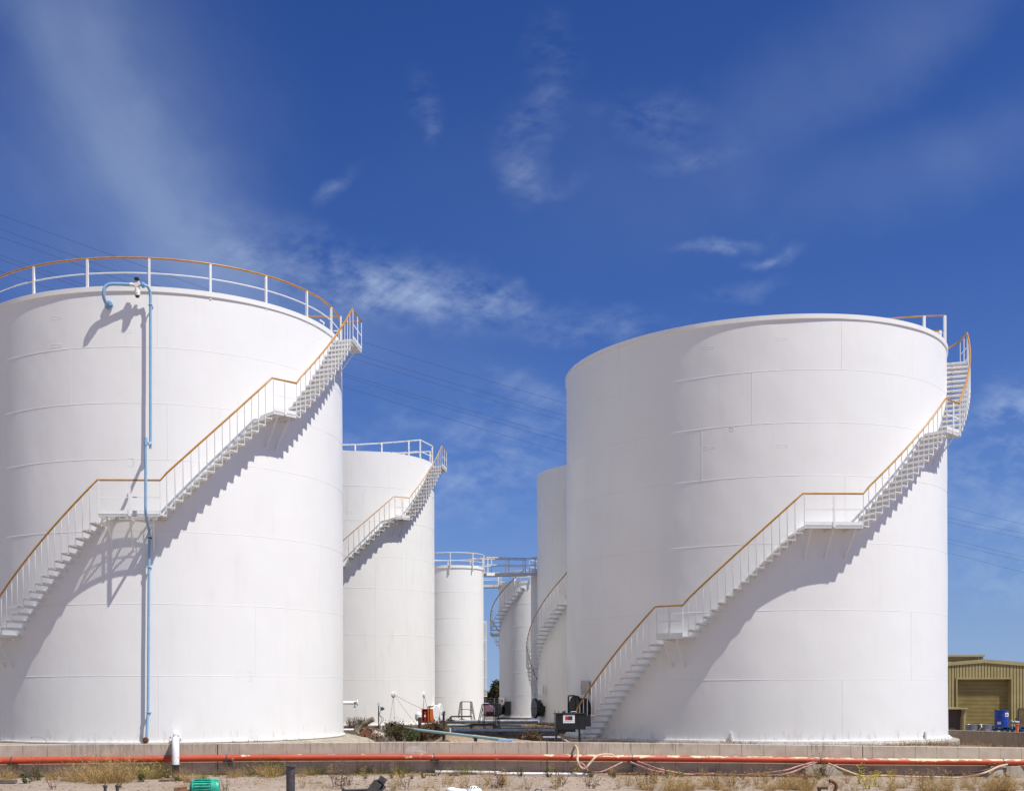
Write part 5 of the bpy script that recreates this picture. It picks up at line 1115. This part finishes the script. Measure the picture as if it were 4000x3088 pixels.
for k in range(22):
    u = rw.uniform(2600, 4000); wd('brn', u, rw.uniform(3018, 3034), rw.uniform(.3, .6))
# low grass carpet nobody could count
q = MB(); rs = random.Random(23)
for k in range(5200):
    z = rs.random()
    u = rs.uniform(-30, 4030)
    v = 3026+rs.random()**.7*66 if z < .55 else rs.uniform(3014, 3030)
    dens = noise.noise(Vector((u*.006, v*.03, 0)))
    if dens < (-.05 if u > 2400 else .10): continue
    c = gpt(u, v)
    if c.y > wallY(c.x)-.03: continue
    for j in range(5):
        d = Vector((rs.gauss(0,.55), rs.gauss(0,.55), 1)).normalized(); blade(q, c+Vector((rs.gauss(0,.03), rs.gauss(0,.03), 0)), d, rs.uniform(.03,.13), .0026, Vector((d.x*.2, d.y*.2, -.2)), rs, 2, mi=(0 if rs.random() < .75 else 1))
tag(q.build('ground_grass', [M['straw'], M['olivegrass']]), 'sparse low dry grass scattered over the dirt strip', 'grass', kind='stuff')

# weeds behind the wall
q = MB(); rs = random.Random(31)
def back_tuft(x, y, h, n, mi):
    z = gback(x, y)+mound(x, y)
    for j in range(n):
        d = Vector((rs.gauss(0,.35), rs.gauss(0,.35), 1)).normalized(); blade(q, Vector((x+rs.gauss(0,.05), y+rs.gauss(0,.05), z-.02)), d, h*rs.uniform(.5,1.1), .005, Vector((d.x*.3, d.y*.3, -.15)), rs, 3, mi)
for k in range(900):                       # along the foundation of the right tank
    th = rs.uniform(-72, 42); r = TB[2]+.42+rs.random()**2*.6; p = pt(TB, r, th, 0)
    if p.y < wallY(p.x)+.3: continue
    if noise.noise(Vector((th*.3, 0, 3))) < -.15: continue
    back_tuft(p.x, p.y, rs.uniform(.10, .30)*(1.5 if -26 < th < -20 else 1), 4, 0 if rs.random() < .45 else 2)
for k in range(500):
    x = rs.uniform(17.5, 24); y = rs.uniform(33, 40); back_tuft(x, y, rs.uniform(.1, .28), 4, rs.choice((0, 0, 2)))
for k in range(2600):                      # in the gap
    x = rs.uniform(-1., 9.0); y = rs.uniform(37, 58)
    if mound(x, y) > .08 or noise.noise(Vector((x*.7, y*.35, 5))) < -.1: continue
    back_tuft(x, y, rs.uniform(.10, .32), 5, rs.choice((1, 2, 2, 0)))
for k in range(60):
    x = rs.uniform(5.5, 8.5); y = rs.uniform(31.5, 34); back_tuft(x, y, rs.uniform(.06, .2), 6, rs.choice((0, 0, 1)))
tag(q.build('yard_grass', [M['straw'], M['olivegrass'], M['straw_dark']]), 'rough weeds and grass on the ground inside the bund', 'grass', kind='stuff')
BG = 'bushes in the gap behind the wall'
def bush(u, vt, vb, Y, wpx, label, seed, mats_, nl=420, leaf_s=.035):
    b_ = at(u, vb, Y); t = at(u, vt, Y); s = Y/F_; w = wpx*s/2; h = t.z-b_.z; ro = empty('bush', b_, label, 'bush', BG); rnd = random.Random(seed)
    q = MB()
    for k in range(26):
        a = rnd.uniform(0, 2*PI); l = rnd.uniform(.2, 1.); q.tube([b_+Vector((math.cos(a)*w*.2, math.sin(a)*.15, 0)), b_+Vector((math.cos(a)*w*l*.7, math.sin(a)*.4*l, h*.55)), b_+Vector((math.cos(a)*w*l, math.sin(a)*.5*l, h*rnd.uniform(.7, 1.12)))], [.012, .009, .004], 4, cap=False)
    q.build('stems', M['straw_dark'], ro)
    q = MB(); 
    for k in range(9):
        a = rnd.uniform(0, 2*PI); rr = rnd.uniform(0, .75); leaves(q, b_+Vector((math.cos(a)*w*rr, math.sin(a)*.5*rr, h*rnd.uniform(.25, .72))), (w*.42, .35, h*.34), nl//3, leaf_s, seed*7+k)
    leaves(q, b_+Vector((0,0,h*.8)), (w, .5, h*.5), nl//5, leaf_s*.7, seed*9)
    q.build('foliage', mats_, ro)
bush(1560, 2822, 2892, 38., 110, 'dark olive bush right of the discarded valve assembly', 1, M['bushmix'], 800)
bush(1640, 2830, 2892, 37.5, 120, 'mixed brown and green bush in the middle of the gap under the red cabinet', 2, M['bushbrown'], 1100)
bush(1600, 2848, 2895, 36., 80, 'bright green low bush in front of the brown one', 6, M['leafgreen'], 600)
bush(1700, 2816, 2885, 39., 110, 'brown leafy bush left of the gravel heap', 3, M['bushbrown'], 1100)
bush(1742, 2850, 2890, 40., 70, 'small dark bush touching the left end of the gravel heap', 8, M['bushbrown'], 500)
bush(1540, 2815, 2850, 46., 90, 'low green weed bush at the foot of the cream tank', 4, M['leafgreen'], 500)
bush(1372, 2798, 2845, 48., 80, 'sparse brown weed bush between the left tank and the cream tank', 5, M['bushbrown'], 260, .022)
bush(1427, 2800, 2835, 49., 70, 'sparse brown weed bush behind the discarded valve assembly', 7, M['bushbrown'], 220, .022)
bush(2075, 2848, 2890, 38., 110, 'shaded brown bush low down between the gravel heap and the black box', 9, M['bushbrown'], 500)
# weeds rooted in the crack at the base of the left tank
for (th, h, n) in ((-21.5, .16, 1), (30., .14, 5), (34., .22, 4), (36.5, .26, 5), (46, .14, 5), (52, .10, 6)):
    q = MB(); rs2 = random.Random(int(th*10)); p0 = pt(TA, TA[2]+.10, th, zA-.02)
    if n == 1: q.tube(smooth([p0, p0+Vector((-.06,-.05,.12)), p0+Vector((-.2,-.05,.2)), p0+Vector((-.42,-.05,.2))]), .004, 4); leaves(q, p0+Vector((-.44,-.05,.19)), (.03,.02,.03), 30, .015, 3)
    else:
        for k in range(n*3): d = Vector((rs2.gauss(0,.3), -.1, 1)).normalized(); blade(q, p0+Vector((rs2.gauss(0,.06),0,0)), d, h*rs2.uniform(.5,1), .003, Vector((d.x*.2, 0, -.1)), rs2)
    tag(q.build('crack_weed', M['straw_dark'] if n < 6 else M['leafgreen'], None, p0), {-21.5: 'single curved dead weed stalk at the left tank base near the left edge', 30.: 'faint thin weed at the left tank base, first right of the white elbow', 34.: 'brown weed sprig leaning at the left tank base', 36.5: 'tallest brown weed at the left tank base, right of the leaning sprig', 46: 'brown weed tuft at the left tank base toward its right side', 52: 'small green weed tuft at the right end of the left tank base'}[th], 'weed', 'weeds at the foot of the left tank')

# ------------------------------------------------------------------ power lines
LN = [((0,839),(700,1090),(1401,1331),(2210,1575),(3000,1795),(3700,1974),(4000,2047)), ((0,894),(700,1146),(1374,1377),(2210,1623),(3000,1843),(3700,2020),(4000,2082)), ((0,925),(700,1172),(1364,1395),(2210,1646),(3000,1863),(3700,2037),(4000,2103)),
      ((0,996),(700,1241),(1352,1462),(2210,1709),(3000,1927),(3700,2103),(4000,2174)), ((0,1013),(700,1254),(1346,1471),(2210,1727),(3000,1944),(3700,2119),(4000,2190)), ((0,1060),(700,1297),(1346,1511),(2210,1769),(3000,1983),(3700,2157),(4000,2234))]
nm = ('topmost', 'second highest', 'third highest', 'fourth highest', 'fifth highest', 'lowest')
for L, n_ in zip(LN, nm):
    e0 = (-500, L[0][1]*2-L[1][1]+70); e1 = (4400, L[-1][1]+95)
    pts = [at(u, v, 115+u*.02) for u, v in (e0,)+L+(e1,)]
    q = MB(); q.tube(smooth(pts, 4), .016, 5); tag(q.build('power_line', M['wire'], None, pts[0]), n_+' of the six thin power lines crossing the sky behind the tanks', 'power line', 'power lines behind the tanks')

# ------------------------------------------------------------------ sky
SUN_AZ, SUN_EL = 53., 57.6                   # measured from the tank shadows; azimuth from the camera side toward the right
sdir = Vector((math.sin(math.radians(SUN_AZ))*math.cos(math.radians(SUN_EL)), -math.cos(math.radians(SUN_AZ))*math.cos(math.radians(SUN_EL)), math.sin(math.radians(SUN_EL))))
w = bpy.data.worlds.new('World'); bpy.context.scene.world = w; w.use_nodes = True
T_ = NT(w.node_tree); bg = w.node_tree.nodes['Background']
sky = T_.node('ShaderNodeTexSky', sky_type='NISHITA'); sky.sun_disc = False; sky.sun_elevation = math.radians(SUN_EL)
sky.sun_rotation = math.atan2(sdir.x, sdir.y); sky.altitude = 300; sky.air_density = 1.0; sky.dust_density = .3; sky.ozone_density = 3.5
gen = T_.node('ShaderNodeTexCoord').outputs['Generated']; X, Y, Z = T_.sep(gen)
ya = T_.m('MAXIMUM', Y, .05); tx = T_.m('DIVIDE', X, ya); tz = T_.m('DIVIDE', Z, ya)
tv = T_.xyz(tx, tz, 0.)
warp = T_.noise(tv, 9., 4, .6, col=True); tvw = T_.vm('ADD', tv, T_.vm('MULTIPLY', T_.vm('SUBTRACT', warp, Vector((.5,.5,.5))), Vector((.07,.07,0))))
BL = [  # centre u, v; half axes; tilt (degrees, positive = rising to the right); strength
 (1480,1110,640,110,-10,.27),(1220,1000,420,100,-22,.24),(1880,1150,330,60,-6,.30),(2150,230,90,120,-12,.15),(2100,440,140,90,20,.15),(2040,640,90,130,-15,.19),(2130,720,180,50,10,.10),(1665,400,55,120,5,.17),(1690,500,40,50,0,.12),(2560,460,200,90,0,.16),(2720,600,200,40,5,.14),
 (2800,930,170,32,2,.42),(3020,1003,90,22,6,.28),(1330,745,80,32,40,.20),(3930,1800,330,190,5,.42),(3990,1570,210,90,20,.5),(1930,1760,330,210,15,.30),(1700,1950,300,120,25,.16),(2080,2020,200,90,0,.14),
 (2420,1275,270,55,-2,.26),(2060,1490,280,60,-8,.14),(1460,1690,220,80,20,.16),(3960,2240,280,130,-5,.42),(2850,1130,200,34,12,.15),(3900,2050,300,60,0,.22)]
VL = [(430,330,800,170,-60,.08),(560,300,620,420,-62,.11),(300,900,900,420,-30,.10),(700,900,700,260,-35,.14),(200,80,500,200,-60,.10),(3350,180,900,200,38,.07),(3800,600,600,170,20,.09),(3700,120,500,120,35,.07),(2500,700,900,300,0,.04),(1000,1250,900,200,-10,.10)]
def blobsum(items, vec):
    tot = None
    for (u, v, a, b__, rot, st) in items:
        cx_, cz_ = (u-CX)/F_, (YH-v)/F_
        d = T_.vm('SUBTRACT', vec, Vector((cx_, cz_, 0)))
        mp = T_.node('ShaderNodeMapping', vector_type='TEXTURE'); T_.put(mp.inputs['Vector'], d)
        mp.inputs['Rotation'].default_value = (0, 0, math.radians(rot)); mp.inputs['Scale'].default_value = (a/F_, b__/F_, 1)
        L = T_.node('ShaderNodeVectorMath', operation='LENGTH'); T_.put(L.inputs[0], mp.outputs[0])
        g = T_.ramp(L.outputs['Value'], 0., 1.7, st, 0.)
        tot = g if tot is None else T_.m('ADD', tot, g)
    return tot
cov = blobsum(BL, tvw); veil = blobsum(VL, tvw)
def streak(rot, st, sc_, det, rough):
    mp = T_.node('ShaderNodeMapping', vector_type='TEXTURE'); T_.put(mp.inputs['Vector'], tv); mp.inputs['Rotation'].default_value = (0, 0, math.radians(rot)); mp.inputs['Scale'].default_value = (st, 1, 1)
    return T_.noise(mp.outputs[0], sc_, det, rough)
n1 = streak(-14, 2.2, 20., 8, .62); n2 = streak(8, 1.6, 85., 5, .55); n3 = streak(-60, 4., 7., 6, .55); n4 = streak(35, 5., 60., 8, .65)
tex = T_.m('ADD', T_.m('MULTIPLY', T_.ramp(n1, .36, .74, .02, 1.05), T_.ramp(n4, .3, .7, .55, 1.15)), T_.ramp(n2, .35, .65, -.12, .12))
dens = T_.m('ADD', T_.m('MULTIPLY', cov, tex), T_.m('MULTIPLY', veil, T_.ramp(n3, .3, .7, .5, 1.05)), clamp=True)
back = T_.ramp(T_.m('ADD', T_.m('MULTIPLY', X, -.85), T_.m('MULTIPLY', Y, -.5)), .05, .6)   # unseen bright cloud added left and behind the camera, filling the shaded tank walls
nb = T_.noise(T_.scale(gen, (1, 1, 2.2)), 2.4, 7, .6, .3)
bcl = T_.m('MULTIPLY', back, T_.ramp(nb, .38, .56, .25, .95))
front = T_.ramp(Y, .15, .35)
base = T_.mix(1., sky.outputs[0], (.31, .58, 1.22, 1), 'MULTIPLY')
hz = T_.m('POWER', 2.71828, T_.m('MULTIPLY', T_.m('ABSOLUTE', Z), -8.5))
base = T_.mix(hz, base, (3.9, 5.6, 8.6, 1))
c1_ = T_.mix(T_.m('MULTIPLY', dens, front), base, (7.4, 9.0, 11.2, 1))
c2x = T_.mix(bcl, c1_, (4.5, 4.9, 5.8, 1))
T_.put(bg.inputs['Color'], c2x); bg.inputs['Strength'].default_value = .07

sl = bpy.data.lights.new('sun', 'SUN'); sl.energy = 4.8; sl.angle = math.radians(.5); sl.color = (1., .962, .88)
so = bpy.data.objects.new('sun', sl); C.objects.link(so); so.rotation_euler = (-sdir).to_track_quat('-Z', 'Y').to_euler(); so.location = (10, -10, 30)

# ------------------------------------------------------------------ camera
cd = bpy.data.cameras.new('camera'); cam = bpy.data.objects.new('camera', cd); C.objects.link(cam)
cd.sensor_fit = 'HORIZONTAL'; cd.sensor_width = 36.; cd.lens = 36.*F_/4000.
cd.shift_x = (2000-CX)/4000.; cd.shift_y = (YH-1544)/4000.*1.0
cam.location = (0, 0, CH); cam.rotation_euler = (Matrix.Rotation(math.radians(90), 3, 'X') @ Matrix.Rotation(RL, 3, 'Z')).to_euler()
cd.clip_start = .1; cd.clip_end = 9000
sc = bpy.context.scene; sc.camera = cam
sc.view_settings.view_transform = 'Standard'; sc.view_settings.look = 'None'; sc.view_settings.exposure = .15; sc.view_settings.gamma = 1
sc.render.engine = 'CYCLES'
